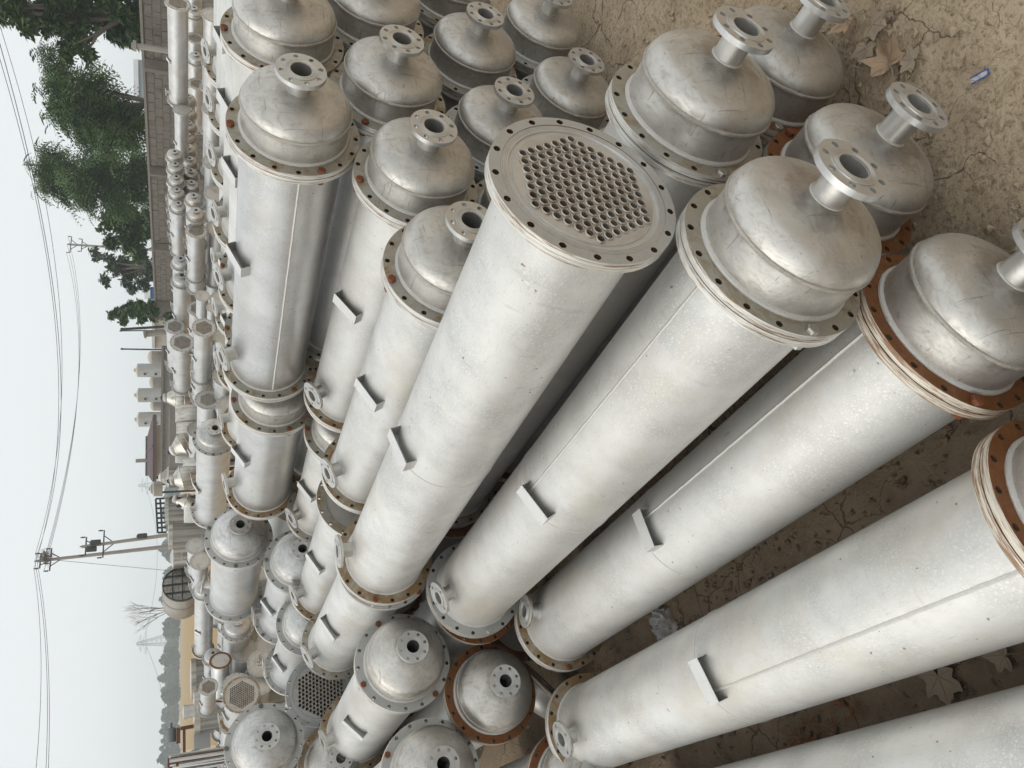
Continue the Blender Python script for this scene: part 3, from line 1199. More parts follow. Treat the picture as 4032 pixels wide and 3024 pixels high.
exchanger('ground-level head with rusty flange partly cut by the frame edge', QA(1.545, .906, -1.505), -31.5, -1.3, 2.187, fl='flange_rust', fl2='flange_rust', noz=0, plate=None, phase=(9, 0), bolts=[-4], bolt='bolt_zinc', nface=.255, group=G1)

# shorter ones, top layer first
SN = .226
exchanger('short exchanger with rusty bolt heads on stained flange, top layer, whole head in view', QA(2.007, 1.675, -.355), -30.4, -2.2, 1.43, noz=-20, plate=(.6, -22), phase=(-4.5, 4.8),
          bolts=[BK(-3.7, -4.5), BK(-111, -4.5)], bbolts=[BK(-123, 4.8)], seam=-93, nface=SN, group=G2, shell='shell_bright')
exchanger('short exchanger of the top layer, its head cut by the frame edge', QA(2.47, 1.666, -.351), -31.0, -2.2, 1.43, noz=-20, plate=(.6, -22), phase=(-2, 3), bolts=[0, BK(-108, -2)], bbolts=[0], nface=SN, group=G2)
for i, (q, z) in enumerate(((2.885, -.345), (3.31, -.34), (3.74, -.335), (4.16, -.33))):
    exchanger(('%s shell behind the head cut by the frame edge, top layer' % ('first', 'second', 'third', 'fourth')[i]), QA(q, 1.67, z), -31.2, -2.0, 1.43, noz=-20, plate=(.6, -20 + 3 * i), phase=(2 * i, 3 * i),
              bolts=[0, -5], bbolts=[0], nface=SN, group=G2, fl2='flange')
exchanger('short exchanger one layer below the whole top-layer head, stained flange, one rusty bolt', QA(1.823, 1.661, -.737), -30.7, -1.4, 1.425, noz=-28, plate=(.6, -33), phase=(-8.7, 0), bolts=[BK(-8.4, -8.7)], nface=SN, fl2='flange_ochre', group=G2)
exchanger('short exchanger whose head is half hidden by the open-ended long shell', QA(1.418, 1.646, -.776), -31.4, -1.4, 1.425, noz=-21, plate=(.6, -27), phase=(8.5, 2), bolts=[BK(-12.5, 8.5)], nface=SN, fl2='flange_ochre', group=G2)
exchanger('darker steel head in the second layer behind the whole top-layer head', QA(2.243, 1.664, -.70), -31.5, -1.5, 1.425, noz=0, plate=None, phase=(6, 0), bolts=[-3], nface=SN, group=G2)
exchanger('darker steel head in the second layer cut by the frame edge', QA(2.68, 1.664, -.69), -31.5, -1.5, 1.425, noz=0, plate=None, phase=(2, 0), bolts=[-4], nface=SN, group=G2)
exchanger('second-layer head beyond the frame edge', QA(3.11, 1.664, -.685), -31.5, -1.5, 1.425, noz=0, plate=None, nface=SN, group=G2)
exchanger('hidden head flange squeezed between two short heads and the open tube sheet', QA(1.735, 1.70, -1.13), -31.5, -1.5, 1.425, noz=0, plate=None, phase=(4, 0), nface=SN, group=G2)
exchanger('dull head in the third layer just behind the open tube sheet', QA(2.15, 1.715, -1.115), -31.5, -1.5, 1.425, noz=0, plate=None, phase=(7, 0), nface=SN, fl='flange_pale', group=G2)
exchanger('dull head in the third layer under the frame-cut second-layer head', QA(2.61, 1.725, -1.105), -31.5, -1.5, 1.425, noz=0, plate=None, phase=(1, 0), nface=SN, group=G2, bolts=[-6])
exchanger('third-layer head beyond the frame edge', QA(3.05, 1.72, -1.10), -31.5, -1.5, 1.425, noz=0, plate=None, nface=SN, group=G2)
exchanger('greenish dull head at ground level beside bare soil, nozzle flange in view', QA(2.39, 1.69, -1.475), -31.5, -1.2, 1.425, noz=0, plate=None, phase=(3, 0), nface=SN, fl='flange_pale', group=G2)
exchanger('dull head at ground level next to bare soil, nozzle cut by frame edge', QA(2.83, 1.70, -1.465), -31.5, -1.2, 1.425, noz=0, plate=None, phase=(3, 0), nface=SN, fl='flange_pale', group=G2)
exchanger('ground-level exchanger buried behind the open tube sheet', QA(1.965, 1.72, -1.485), -31.5, -1.2, 1.425, noz=0, plate=None, nface=SN, group=G2)

# second row, behind the far flanges of the first
G3 = 'exchangers in the second row'
PB = dict(bolts=[BK(70.8, 1.1), BK(-20.7, 1.1), BK(-129, 1.1)])
exchanger('short exchanger in line behind the whole top-layer one, shoulder of its head showing', QA(2.009, 3.417, -.466), -33.5, -1.5, 1.03, noz=-12, plate=(.45, -30), phase=(-1.7, 4), bolts=[BK(-.8, -1.7), BK(-108, -1.7)], nface=SN, group=G3, fl2='flange_ochre', shell='shell_bright')
exchanger('second-row exchanger behind the frame-cut top-layer head', QA(2.45, 3.43, -.45), -33, -1.5, 1.03, noz=-12, plate=(.45, -20), phase=(2, 4), bolts=[0, -5], bbolts=[0], nface=SN, group=G3, fl2='flange_ochre')
for i, q in enumerate((2.88, 3.32, 3.76, 4.2)):
    exchanger('%s second-row shell towards the block wall' % ('nearest', 'second', 'third', 'fourth')[i], QA(q, 3.43, -.44), -33, -1.5, 1.03, noz=-12, plate=(.45, -20), phase=(2, 4 + i), bolts=[0], bbolts=[0], nface=SN, group=G3)
exchanger('second-row exchanger behind the rusty-bolted second-layer one', QA(1.80, 3.40, -.81), -33, -1.5, 1.03, noz=-25, plate=(.52, -30), phase=(5, 4), bolts=[0], nface=SN, group=G3, fl2='flange')
exchanger('second-row shell emerging behind the half-hidden short exchanger', QA(1.40, 3.36, -.83), -33, -1.5, 1.35, noz=-18, plate=(.62, -28), phase=(5, 4), front='blank', nface=SN, group=G3, fl2='flange_ochre')
exchanger('second-row shell butting against the far end of the open-ended long one', QA(.995, 3.13, -.845), -31.5, -1.5, 1.43, front='blank', noz=-25, plate=(.72, -28), phase=(-3, 4), bolts=[-6], nface=SN, group=G3, fl='flange_pale', fl2='flange')
exchanger('second-row exchanger with full round head and three rusty bolts facing the camera', QA(.599, 3.318, -.914), -36, -1.5, 1.28, noz=-15, plate=(.62, -40), phase=(1.1, 3), nface=.205, small_nozzle=True, round_head=True, group=G3, fl='flange_pale', fl2='flange_ochre', head='head', **PB)
exchanger('round head with a red-brown rusty flange low on the soil', QA(.402, 3.288, -1.281), -34, -1.5, 1.28, noz=0, plate=None, phase=(4.7, 3), nface=.205, small_nozzle=True, round_head=True, group=G3, fl='flange_rust')
exchanger('round head at the lower frame edge with one rusty bolt', QA(.147, 3.339, -.971), -34, -1.5, 1.28, noz=0, plate=None, phase=(9, 3), nface=.205, small_nozzle=True, round_head=True, group=G3, fl='flange_pale', bolts=[BK(35, 9)])
exchanger('rusty-flanged head cut by the lower frame edge, on the soil', QA(-.02, 3.15, -1.52), -33, -1.2, 1.28, noz=0, plate=None, nface=.205, small_nozzle=True, round_head=True, group=G3, fl='flange_rust')
exchanger('dark rusty flange directly behind the grey-flanged long exchanger', QA(.80, 3.16, -1.245), -32, -1.2, 1.43, front='blank', noz=0, plate=None, side=False, group=G3, fl='flange_rust')
exchanger('rusty flange deep in the gap behind the stained pale flange', QA(1.30, 3.17, -1.225), -32, -1.2, 1.43, front='blank', noz=0, plate=None, side=False, group=G3, fl='flange_rust')
exchanger('second-row exchanger on the soil under the full round head', QA(.75, 3.50, -1.60), -32, -1.2, 1.28, front='blank', noz=0, plate=None, side=False, group=G3, fl='flange_rust', detail=False)
exchanger('second-row exchanger on the soil beneath the gap', QA(1.20, 3.40, -1.59), -32, -1.2, 1.28, front='blank', noz=0, plate=None, side=False, group=G3, fl='flange_rust', detail=False)
for i, (q, z) in enumerate(((1.62, -1.57), (2.04, -1.55), (2.46, -1.53), (1.72, -1.2), (2.14, -1.18), (2.2, -.82), (2.63, -.80))):
    exchanger('exchanger buried inside the second row', QA(q, 3.40, z), -32, -1.2, 1.1, front='blank', noz=0, plate=None, side=False, group='exchangers buried inside the second row', detail=False)

# third row
G4 = 'exchangers in the third row'
NB = dict(bolt='bolt_grey', fl='flange_pale', fl2='flange_pale', head='head_pale', shell='shell_far')
exchanger('bare grey exchanger with dark bolts, third row, head facing camera', QA(1.818, 4.887, -.381), -34, -1.5, 1.09, noz=12, plate=None, phase=(3, 4), bolts=[1, -4, -10], bbolts=[1, -8], nface=.205, small_nozzle=True, round_head=True, group=G4, **NB)
exchanger('bare grey exchanger of the third row one step lower, head with light smear', QA(1.54, 4.643, -.71), -33, -1.5, 1.15, noz=-5, plate=(.6, -30), phase=(8, 4), bolts=[0, -6], bbolts=[-2], nface=.205, small_nozzle=True, round_head=True, group=G4, **NB)
exchanger('bare grey exchanger next to the large tube sheet, nozzle ring in view', QA(1.227, 4.963, -.795), -33, -1.5, 1.15, noz=-5, plate=(.6, -30), phase=(12, 4), bolts=[0, -5], nface=.205, small_nozzle=True, round_head=True, group=G4, **NB)
exchanger('bare tube sheet of small black holes behind the full round head', QA(.801, 4.951, -.822), -33, -1.5, 1.15, front='sheet', noz=0, plate=None, phase=(2, 4), group=G4, fl='flange_pale', shell='shell_far', tubes=True, side=False)
exchanger('large bare head with dark bolts at the lower edge, third row', QA(.535, 4.70, -.452), -34, -1.5, 1.1, noz=0, plate=None, phase=(3, 4), bolts=[0, 4], nface=.205, small_nozzle=True, round_head=True, group=G4, **NB)
exchanger('head with rusty flange edge beneath the large bare head', QA(.36, 4.72, -.83), -33, -1.5, 1.1, noz=0, plate=None, phase=(3, 4), nface=.205, small_nozzle=True, round_head=True, group=G4, fl='flange_ochre')
for i, (q, a, z) in enumerate(((1.0, 4.9, -1.2), (1.4, 4.9, -1.2), (.6, 4.9, -1.22), (.2, 4.8, -1.22), (1.75, 4.9, -1.15), (.8, 4.9, -1.6), (1.22, 4.9, -1.6), (1.64, 4.9, -1.6), (.38, 4.9, -1.6), (2.06, 4.9, -1.58),
                                (2.1, 4.9, -.78), (1.95, 4.9, -1.2))):
    exchanger('exchanger buried inside the third row', QA(q, a, z), -32, -1.2, 1.1, front='blank', noz=0, plate=None, side=False, group='exchangers buried inside the third row', detail=False)


def loose_head():
    g = gpt(2262, 2668)
    d = Vector((.72, -.10, -.69)).normalized()             # from crown to rim
    c = Vector((g.x, g.y, ground_z(g.x, g.y))) - d * .02 + Vector((0, 0, .165))
    t = thing('loose_dished_head', 'loose white dished head with nozzle and rusty rim propped on the soil', 'vessel head', loc=(c.x, c.y, ground_z(g.x, g.y)))
    M = Matrix.Translation((0, 0, c.z - ground_z(g.x, g.y))) @ axes(d)
    h = obj('dished_head', cached(('dished_head', 'shell', 'loose'), lambda: f_dome(0.03, 'deep', .033), 'shell'), parent=t, M=M)
    obj('flange', cached(('flange', 'loose'), lambda: holed_ring(RS - .001, RF, RB, .0085, NH, 0.0, .018, 0), 'flange_rust'), parent=t, M=M)
    nozzle(t, M @ Matrix.Translation((0, 0, -.112)) @ Matrix.Rotation(PI, 4, 'X'), ln=.075, key='head')


loose_head()



# ------------------------------------------------------------------ piles further back
def FE(label, x, y, px, L, az=-31.5, sc=1.0, front='dome', tilt=-0.6, **kw):
    """far exchanger whose head end stands where its shell spans px"""
    k = 0.337 * sc / px
    P = Vector((0, 0, CAMZ)) + sight(x, y) * k
    kw.setdefault('detail', False)
    kw.setdefault('tubes', False)
    kw.setdefault('plate', (L * .55, -25))
    kw.setdefault('noz', -5)
    kw.setdefault('fl', 'flange_pale')
    kw.setdefault('head', 'head_pale')
    kw.setdefault('shell', 'shell_far')
    kw.setdefault('nface', .20)
    return exchanger(label, P, az, tilt, L, front=front, sc=sc, **kw)


GW = 'vessels piled along the block wall'
FE('long bare vessel with open dark tube sheet lying along the block wall', 700, 12, 77, 2.03, front='sheet', back='dome', group=GW)
for i, (x, y) in enumerate(((764, -25), (765, 60), (768, 150), (772, 240), (776, 330))):
    FE('%s shell in the layer under the long bare vessel by the wall' % ('first', 'second', 'third', 'fourth', 'fifth')[i], x, y, 57, 1.3, sc=.95, front=('sheet', 'dome')[i % 2], group=GW)
FE('bare shell stained with dark drips behind the domed end by the wall', 715, 432, 52, 1.9, sc=.75, front='blank', group=GW)
for i, (x, y) in enumerate(((688, 620), (691, 668), (695, 718), (697, 769), (703, 822))):
    FE('%s small polished head in the upper row of five by the wall' % ('topmost', 'second', 'third', 'fourth', 'lowest')[i], x, y, 55, 1.55, sc=.8, head='head', group='five polished heads of the upper row')
for i, (x, y, p) in enumerate(((740, 548, 50), (742, 598, 51), (748, 646, 52), (751, 694, 53), (754, 740, 54), (763, 792, 57), (772, 852, 60))):
    FE('%s small polished head in the lower row below the five' % ('first', 'second', 'third', 'fourth', 'fifth', 'sixth', 'seventh')[i], x, y, p, 1.5, sc=.8, head='head', group='polished heads of the lower row')
for i, (x, y) in enumerate(((742, 400), (744, 452), (745, 504))):
    FE('%s bare shell between the drip-stained shell and the polished heads' % ('first', 'second', 'third')[i], x, y, 50, 1.5, sc=.8, head='head', group=GW)
FE('small vessel with bare tube sheet between polished heads', 773, 908, 64, 1.5, sc=.85, front='sheet', group=GW)
FE('bare vessel with polished head right after the small tube sheet', 777, 960, 62, 1.51, sc=.85, head='head', group=GW)
FE('polished head half hidden under the lower row, nearer the block wall', 812, 826, 52, 1.4, sc=.75, head='head', group=GW)
FE('polished head half hidden under the lower row, further from the block wall', 816, 880, 52, 1.4, sc=.75, head='head', group=GW)
FE('bare vessel with round head, shell hidden behind its neighbour', 712, 1040, 60, 1.6, sc=.9, group=GW)
FE('clean bare vessel with round head and dark emblem sticker on its shell', 717, 1108, 66, 1.93, group=GW)
FE('open tube sheet peeking past the clean bare vessel', 688, 1285, 60, 1.6, sc=.95, front='sheet', group=GW)
FE('weathered vessel with striped tube sheet, tan water stains on shell', 718, 1348, 72, 1.55, front='sheet', group=GW)
FE('half-covered striped tube sheet under the clean bare vessel', 778, 1215, 60, 1.3, sc=.85, front='sheet', group=GW)
FE('slim pale shell lying over the striped tube sheet', 797, 1165, 44, 1.9, sc=.55, front='blank', group=GW)
FE('bare vessel with striped tube sheet in the lower row', 803, 1290, 71, 1.74, sc=.85, front='sheet', group=GW)
FE('second slim pale shell below the striped vessel', 838, 1210, 40, 1.9, sc=.5, front='blank', group=GW)
FE('round-headed vessel under the weathered one', 765, 1365, 60, 1.4, sc=.85, group=GW)
FE('grey shell end showing below the lower striped vessel', 795, 1440, 68, 1.2, sc=.9, front='blank', group=GW)
FE('vessel with coarse perforated tube sheet facing the camera', 819, 1573, 78, 1.8, az=-38, front='sheet', sheet_k=4, pitch=.031, rt=.0105, group=GW, noz=150)
FE('second perforated tube sheet half hidden behind the bare grey head', 843, 1648, 76, 1.2, az=-38, front='sheet', sheet_k=4, pitch=.031, rt=.0105, group=GW, noz=150)
FE('big bare grey head with dark bolts and brown smear, nozzle half hidden', 845, 1725, 129, 1.7, az=-35, bolts=[1, 0, -4], bbolts=[1], bolt='bolt_grey', group=GW, noz=-8, detail=True)
FE('end of a bare shell with pale flange beside the big grey head', 780, 1690, 66, 1.2, az=-40, front='blank', group=GW)
FE('vessel closed by a grey mesh disc with a centre bar', 788, 2209, 62, 1.2, az=-40, sc=.8, front='blank', group=GW)
FE('pale shell tilted behind the mesh-disc vessel', 770, 2150, 58, 1.2, az=-40, sc=.8, front='blank', group=GW)
FE('exchanger with bolted domed head in front of the straw field', 805, 2328, 71, 2.0, az=-49, sc=.9, detail=True, group=GW, fl2='flange_ochre', plate=(1.15, -50))
GC = 'pale vessels heaped beside the field'
FE('narrow pale shell with rusty far flange beside the field', 888, 2470, 46, 1.6, az=-47, sc=.6, front='dome', fl2='flange_rust', group=GC)
FE('wide cream shell with stained flange, faint ring marks', 935, 2470, 98, 1.2, az=-46, sc=1.2, front='dome', fl2='flange_ochre', group=GC)
FE('pale shell with rusty flange ring among the heap', 985, 2545, 60, 1.1, az=-43, sc=.95, front='dome', fl='flange_rust', fl2='flange_rust', group=GC)
FE('pale shell with rusty flange, near the pencil-marked flange', 1020, 2525, 55, 1.0, az=-41, sc=.9, front='blank', fl2='flange_rust', group=GC)
FE('cream elbow-like shell with brown flange at the edge of the field', 868, 2600, 66, 1.0, az=-60, sc=.8, front='blank', fl='flange_rust', group=GC)
FE('bare head with bolted pale flange next to the large perforated sheet', 889, 2712, 72, 1.3, az=-48, sc=.9, group=GC)
FE('bare shell end lying over the edge of the field', 838, 2590, 62, 1.2, az=-50, sc=.8, group=GC)
FE('small bare head between field edge and steel tank', 862, 2648, 58, 1.2, az=-48, sc=.75, group=GC)
FE('bare shell under the fine-holed tube sheet', 880, 2790, 66, 1.1, az=-47, sc=.85, group=GC)
FE('large perforated tube sheet with beige rim in the heap', 952, 2735, 112, 1.2, az=-34, front='sheet', fl='flange_ochre', group=GC)
FE('short upright-looking tube sheet with hexagon of fine holes', 821, 2704, 58, 1.2, az=-45, sc=.6, front='sheet', group=GC)
FE('pale bolted flange and shell below the perforated sheet', 905, 2860, 70, 1.0, az=-46, sc=.9, front='blank', fl2='flange_pale', group=GC)
FE('pale shell with ochre flange behind the large bare head', 950, 2890, 80, 1.0, az=-44, sc=.9, front='blank', fl2='flange_ochre', group=GC)
FE('pale shell with flange marked 15 m in pencil', 1028, 2610, 84, .8, az=-34, front='blank', fl='flange_pale', group=GC)
# lower layers that carry the far piles
for i, (x, y, d, n) in enumerate(((842, 60, 15.2, 3), (842, 250, 15.2, 3), (842, 430, 15.3, 3), (845, 640, 15.2, 3), (850, 760, 15, 3), (862, 900, 14.6, 3), (850, 1060, 15.6, 3), (875, 1180, 14, 3), (890, 1330, 13, 3), (890, 1480, 13, 3), (900, 1600, 13, 2),
                                   (870, 2260, 14.2, 3), (900, 2420, 14, 3), (960, 2560, 13.6, 2), (930, 2700, 13, 2), (920, 2840, 13, 2))):
    P = at(x, y, d)
    for k in range(n):
        z = P.z - .36 * k
        if z < .2:
            break
        exchanger('exchanger buried in the lower layers of the far piles', Vector((P.x, P.y, z)), -31.5 if y < 1700 else -46, -.6, 1.5, front='blank', noz=0, plate=None, side=False, detail=False, group='exchangers buried in the far piles', shell='shell_far', fl='flange_pale')

# pencil mark on the flange face
fc = bpy.data.curves.new('pencil_mark', 'FONT')
fc.body = '15m'
fc.size = .11
fc.extrude = .0008
tmp = bpy.data.objects.new('tmp_text', fc)
COL.objects.link(tmp)
dg = bpy.context.evaluated_depsgraph_get()
pm_me = bpy.data.meshes.new_from_object(tmp.evaluated_get(dg))
bpy.data.objects.remove(tmp)
pm_me.materials.clear()
pm_ = bpy.data.objects.new('pencil_mark', pm_me)
COL.objects.link(pm_)
host = [o for o in COL.objects if o.get('label', '').startswith('pale shell with flange marked 15')][0]
pm_.parent = host
pm_.matrix_local = Matrix.Translation((.06, RF - .02, -.4 + .0022)) @ Matrix.Rotation(PI, 4, 'Y')
pm_me.materials.append(m_plain('pencil', (.12, .12, .12), .8))

# ------------------------------------------------------------------ process vessels and machines beyond
MAT['stain_tank'] = m_plain('weathered stainless', (.40, .385, .35), .38, .75, .25, 3, .06, streak=(16.0, .7, (.13, .12, .105)))
MAT['clean_tank'] = m_plain('bright stainless', (.62, .60, .55), .30, .85, .12, 3, .04, streak=(13.0, .6, (.34, .29, .22)))
MAT['silo'] = m_plain('silo paint', (.42, .43, .43), .6, .1, .12, 2, .05, stain=(.32, .31, .29))
MAT['silo_top'] = m_plain('silo top', (.48, .43, .34), .7, 0, .15, 2, .05)
MAT['beige_tank'] = m_plain('beige tank', (.34, .32, .28), .65, .1, .15, 2, .05, stain=(.22, .17, .12))
MAT['dark_metal'] = m_plain('dark painted steel', (.035, .035, .037), .6, .2, .3, 6, .1)
MAT['rust_iron'] = m_plain('rusty ironwork', (.16, .065, .03), .85, .1, .4, 8, .3)
MAT['grey_box'] = m_plain('grey cabinet', (.38, .385, .38), .5, .2, .12, 4, .05)
MAT['white_paint'] = m_plain('chalky white paint', (.66, .65, .62), .6, 0, .08, 3, .05, stain=(.5, .47, .42))
MAT['concrete'] = m_plain('pole concrete', (.30, .28, .255), .85, 0, .2, 6, .2)
MAT['wire'] = m_plain('wire', (.06, .06, .065), .6, .3, .1, 5, 0)


def gz(p):
    return Vector((p.x, p.y, ground_z(p.x, p.y)))


def pxm(dist):
    return dist / FPX * math.hypot(1, .01) / math.cos(0) * 1.0


def stand(label, name, cat, x_top, y, dist, group=None):
    """upright thing: foot on the ground, top at surveyed height; returns thing and height"""
    top = at(x_top, y, dist)
    foot = gz(top)
    yaw = math.atan2(-foot.x, foot.y)
    t = thing(name, label, cat, M=Matrix.Translation(foot) @ Matrix.Rotation(yaw, 4, 'Z'), group=group)
    return t, top.z - foot.z


def silo(label, x_top, y, w, dist, mat='silo', top='cone', group=None):
    t, h = stand(label, 'silo' if top == 'cone' else 'storage_tank', 'silo' if top == 'cone' else 'tank', x_top, y, dist, group)
    r = w * dist / FPX / 2
    b = MB()
    th = r * .5 if top == 'cone' else r * .6
    b.lathe([(r, .6), (r, h * .45), (r * 1.012, h * .45), (r * 1.012, h * .45 + .03), (r, h * .45 + .03), (r, h * .7), (r * 1.012, h * .7), (r * 1.012, h * .7 + .03), (r, h * .7 + .03), (r, h - th)], 40)
    obj('barrel', b, MAT[mat], parent=t)
    c = MB()
    if top == 'cone':
        c.lathe([(r * 1.02, h - th), (r * .25, h - .12), (r * .25, h), (0, h)], 40)
    else:
        c.lathe([(r * math.cos(k * PI / 16), h - th + th * math.sin(k * PI / 16)) for k in range(9)], 40)
    obj('roof', c, MAT['silo_top'], parent=t)
    for k in range(4):
        l = MB()
        a = PI / 4 + k * PI / 2
        l.bar((r * .8 * math.cos(a), r * .8 * math.sin(a), -.1), (r * .8 * math.cos(a), r * .8 * math.sin(a), .7), .12)
        obj('leg', l, MAT['beige_tank'], parent=t)
    if top == 'cone':
        for k, hh in enumerate((.9, .74, .57)):
            pn = MB()
            pn.lathe([(.09, 0), (.09, .12), (0, .12)], 14, M=Matrix.Translation((-r * .55, -r * .84, h * hh - .3)) @ Matrix.Rotation(PI / 2, 4, 'X'))
            obj('manhole', pn, MAT['dark_metal'], parent=t)
    return t


GS = 'three tall grey silos'
silo('tall grey silo nearest the block wall, dark hose at its foot', 527, 1458, 48, 62, group=GS)
silo('tall grey silo in the middle of the three', 529, 1556, 50, 62, group=GS)
silo('tall grey silo partly hidden by the tiled roof', 530, 1652, 52, 62, group=GS)
GT = 'three low beige tanks'
silo('low beige tank beside the first silo', 581, 1407, 46, 64, 'beige_tank', 'dome', GT)
silo('low rust-streaked beige tank between first and middle silo', 587, 1505, 44, 64, 'beige_tank', 'dome', GT)
silo('low beige tank between middle silo and tiled house', 591, 1597, 38, 64, 'beige_tank', 'dome', GT)

MAT['roof_tile'] = m_plain('purple brown tile', (.115, .075, .078), .8, 0, .2, 14, .2)
MAT['plaster'] = m_plain('pale plaster', (.50, .475, .43), .9, 0, .08, 2, .1, stain=(.36, .31, .25))


def house():
    D = 46
    A, B = at(609, 1650, D), at(612, 1890, D - .3)
    A, B = Vector((A.x, A.y, 0)), Vector((B.x, B.y, 0))
    u = (B - A).normalized()
    w = Vector((-u.y, u.x, 0))
    if w.y < 0:
        w = -w
    ln = (B - A).length
    eave, ridge, dep = at(609, 1640, D).z, at(578, 1700, D).z, 5.0
    t = thing('tiled_house', 'low plastered house with purple-brown tiled roof beyond the machines', 'house', loc=(A + w * dep / 2 + u * ln / 2))
    inv = Matrix.Translation(-(A + w * dep / 2 + u * ln / 2))
    b = MB()
    P = lambda s, d, z: inv @ (A + u * s + w * d + Vector((0, 0, z)))
    g = ground_z(A.x, A.y) - .2
    b.add([P(.3, .3, g), P(ln - .3, .3, g), P(ln - .3, dep - .3, g), P(.3, dep - .3, g), P(.3, .3, eave + .1), P(ln - .3, .3, eave + .1), P(ln - .3, dep - .3, eave + .1), P(.3, dep - .3, eave + .1)],
          [(0, 1, 5, 4), (1, 2, 6, 5), (2, 3, 7, 6), (3, 0, 4, 7)])
    obj('wall', b.mesh('wall', 0), MAT['plaster'], parent=t)
    rf = MB()
    rf.add([P(-.2, -.3, eave), P(ln + .2, -.3, eave), P(ln - .5, dep / 2, ridge), P(.8, dep / 2, ridge), P(-.2, dep + .3, eave), P(ln + .2, dep + .3, eave)],
           [(0, 1, 2, 3), (5, 4, 3, 2), (1, 5, 2), (4, 0, 3)])
    ro = obj('roof', rf.mesh('roof', 0), MAT['roof_tile'], parent=t)
    n = 42
    tl = MB()
    for i in range(n):
        s0 = -.2 + (ln + .4) * i / n
        u0 = min(1, max(0, 1))
        lo = P(s0, -.3, eave + .03)
        s1 = .8 + (ln - 1.3) * i / n
        hi = P(s1, dep / 2, ridge + .03)
        tl.bar(lo, hi, .07, .07)
    o = obj('tile_rows', tl, MAT['roof_tile'], parent=ro)
    o['kind'] = 'stuff'
    rg = MB()
    rg.bar(P(.7, dep / 2, ridge + .06), P(ln - .4, dep / 2, ridge + .06), .16)
    rg.bar(P(ln * .45, -.3, eave + .05), P(ln * .48, dep / 2, ridge + .05), .12)
    rg.bar(P(-.2, -.34, eave - .05), P(ln + .2, -.34, eave - .05), .06, .12)
    obj('ridge_tiles', rg, MAT['roof_tile'], parent=ro)
    ch = MB()
    ch.box(P(ln * .62, dep / 2, ridge + .25), (.1, .1, .4))
    obj('chimney', ch, MAT['beige_tank'], parent=ro)
    return t


house()


def frustum_vessel(label, prof, y, dist, x_ref, name='mixing_vessel', cat='vessel', mat='clean_tank', lid=None, tilt=0.0, legs=True, yaw=0.0, group=None):
    """upright turned vessel; prof is a list of (px width, px row) down the surveyed outline"""
    top = at(prof[0][1], y, dist)
    foot = gz(top)
    s = dist / FPX / 0.985
    t = thing(name, label, cat, M=Matrix.Translation(foot) @ Matrix.Rotation(yaw, 4, 'Z'), group=group)
    pr = [(w * s / 2, at(x, y, dist).z - foot.z) for w, x in prof]
    zc = sum(p[1] for p in pr) / len(pr)
    M = Matrix.Translation((0, 0, zc)) @ Matrix.Rotation(tilt, 4, 'Y') @ Matrix.Translation((0, 0, -zc))
    b = MB()
    b.lathe([(0, pr[0][1])] + pr + [(0, pr[-1][1])], 40, M=M)
    body = obj('body', b, MAT[mat], parent=t)
    r0 = pr[0]
    ld = MB()
    ld.lathe([(r0[0] * .95, r0[1] + .002), (r0[0] * 1.02, r0[1] + .01), (r0[0] * 1.02, r0[1] + .05), (r0[0] * .5, r0[1] + .09), (0, r0[1] + .10)], 32, M=M)
    obj('lid', ld, MAT['white_paint' if lid == 'white' else 'clean_tank'], parent=t)
    hd = MB()
    hd.bar(M @ Vector((-r0[0] * .3, 0, r0[1] + .12)), M @ Vector((r0[0] * .3, 0, r0[1] + .12)), .03)
    for s_ in (-1, 1):
        hd.bar(M @ Vector((s_ * r0[0] * .3, 0, r0[1] + .08)), M @ Vector((s_ * r0[0] * .3, 0, r0[1] + .12)), .025)
    obj('handle', hd, MAT['dark_metal'], parent=t)
    mx = max(p[0] for p in pr)
    zl = min(p[1] for p in pr) + .1
    for k in range(4):
        l = MB()
        a = PI / 4 + k * PI / 2
        l.bar((mx * .7 * math.cos(a), mx * .7 * math.sin(a), -.05), (mx * .7 * math.cos(a), mx * .7 * math.sin(a), max(zl, .3) + .2), .05)
        obj('leg', l, MAT['dark_metal'], parent=t)
    bd = MB()
    for w, z in pr[1:-1]:
        bd.lathe([(w - .004, z - .012), (w + .006, z), (w - .004, z + .012)], 40, M=M)
    obj('seam_band', bd, MAT['clean_tank'], parent=body)
    return t


frustum_vessel('six-sided looking double-cone steel mixer with bright upper cone', [(32, 657), (66, 690), (66, 727), (48, 765)], 1566, 19, 690)
frustum_vessel('tilted cone mixer with round white lid', [(38, 680), (84, 718), (80, 742), (52, 775)], 1752, 18, 700, tilt=R(-28), lid='white')
frustum_vessel('large double-cone mixer with brown streaks on bright steel', [(36, 684), (88, 715), (90, 752), (70, 795)], 1880, 17, 720, tilt=R(-12))
frustum_vessel('steel hopper cone next to the streaked double-cone mixer', [(28, 694), (58, 730), (54, 755)], 1975, 17.5, 720, tilt=R(18))
frustum_vessel('squat white-domed reactor with black round manway', [(30, 638), (70, 662), (74, 664), (74, 712)], 1880, 23, 690, lid='white', mat='stain_tank')
frustum_vessel('pale green cylindrical tank behind the white-domed reactor', [(30, 598), (52, 606), (56, 640)], 1925, 40, 620, mat='beige_tank')


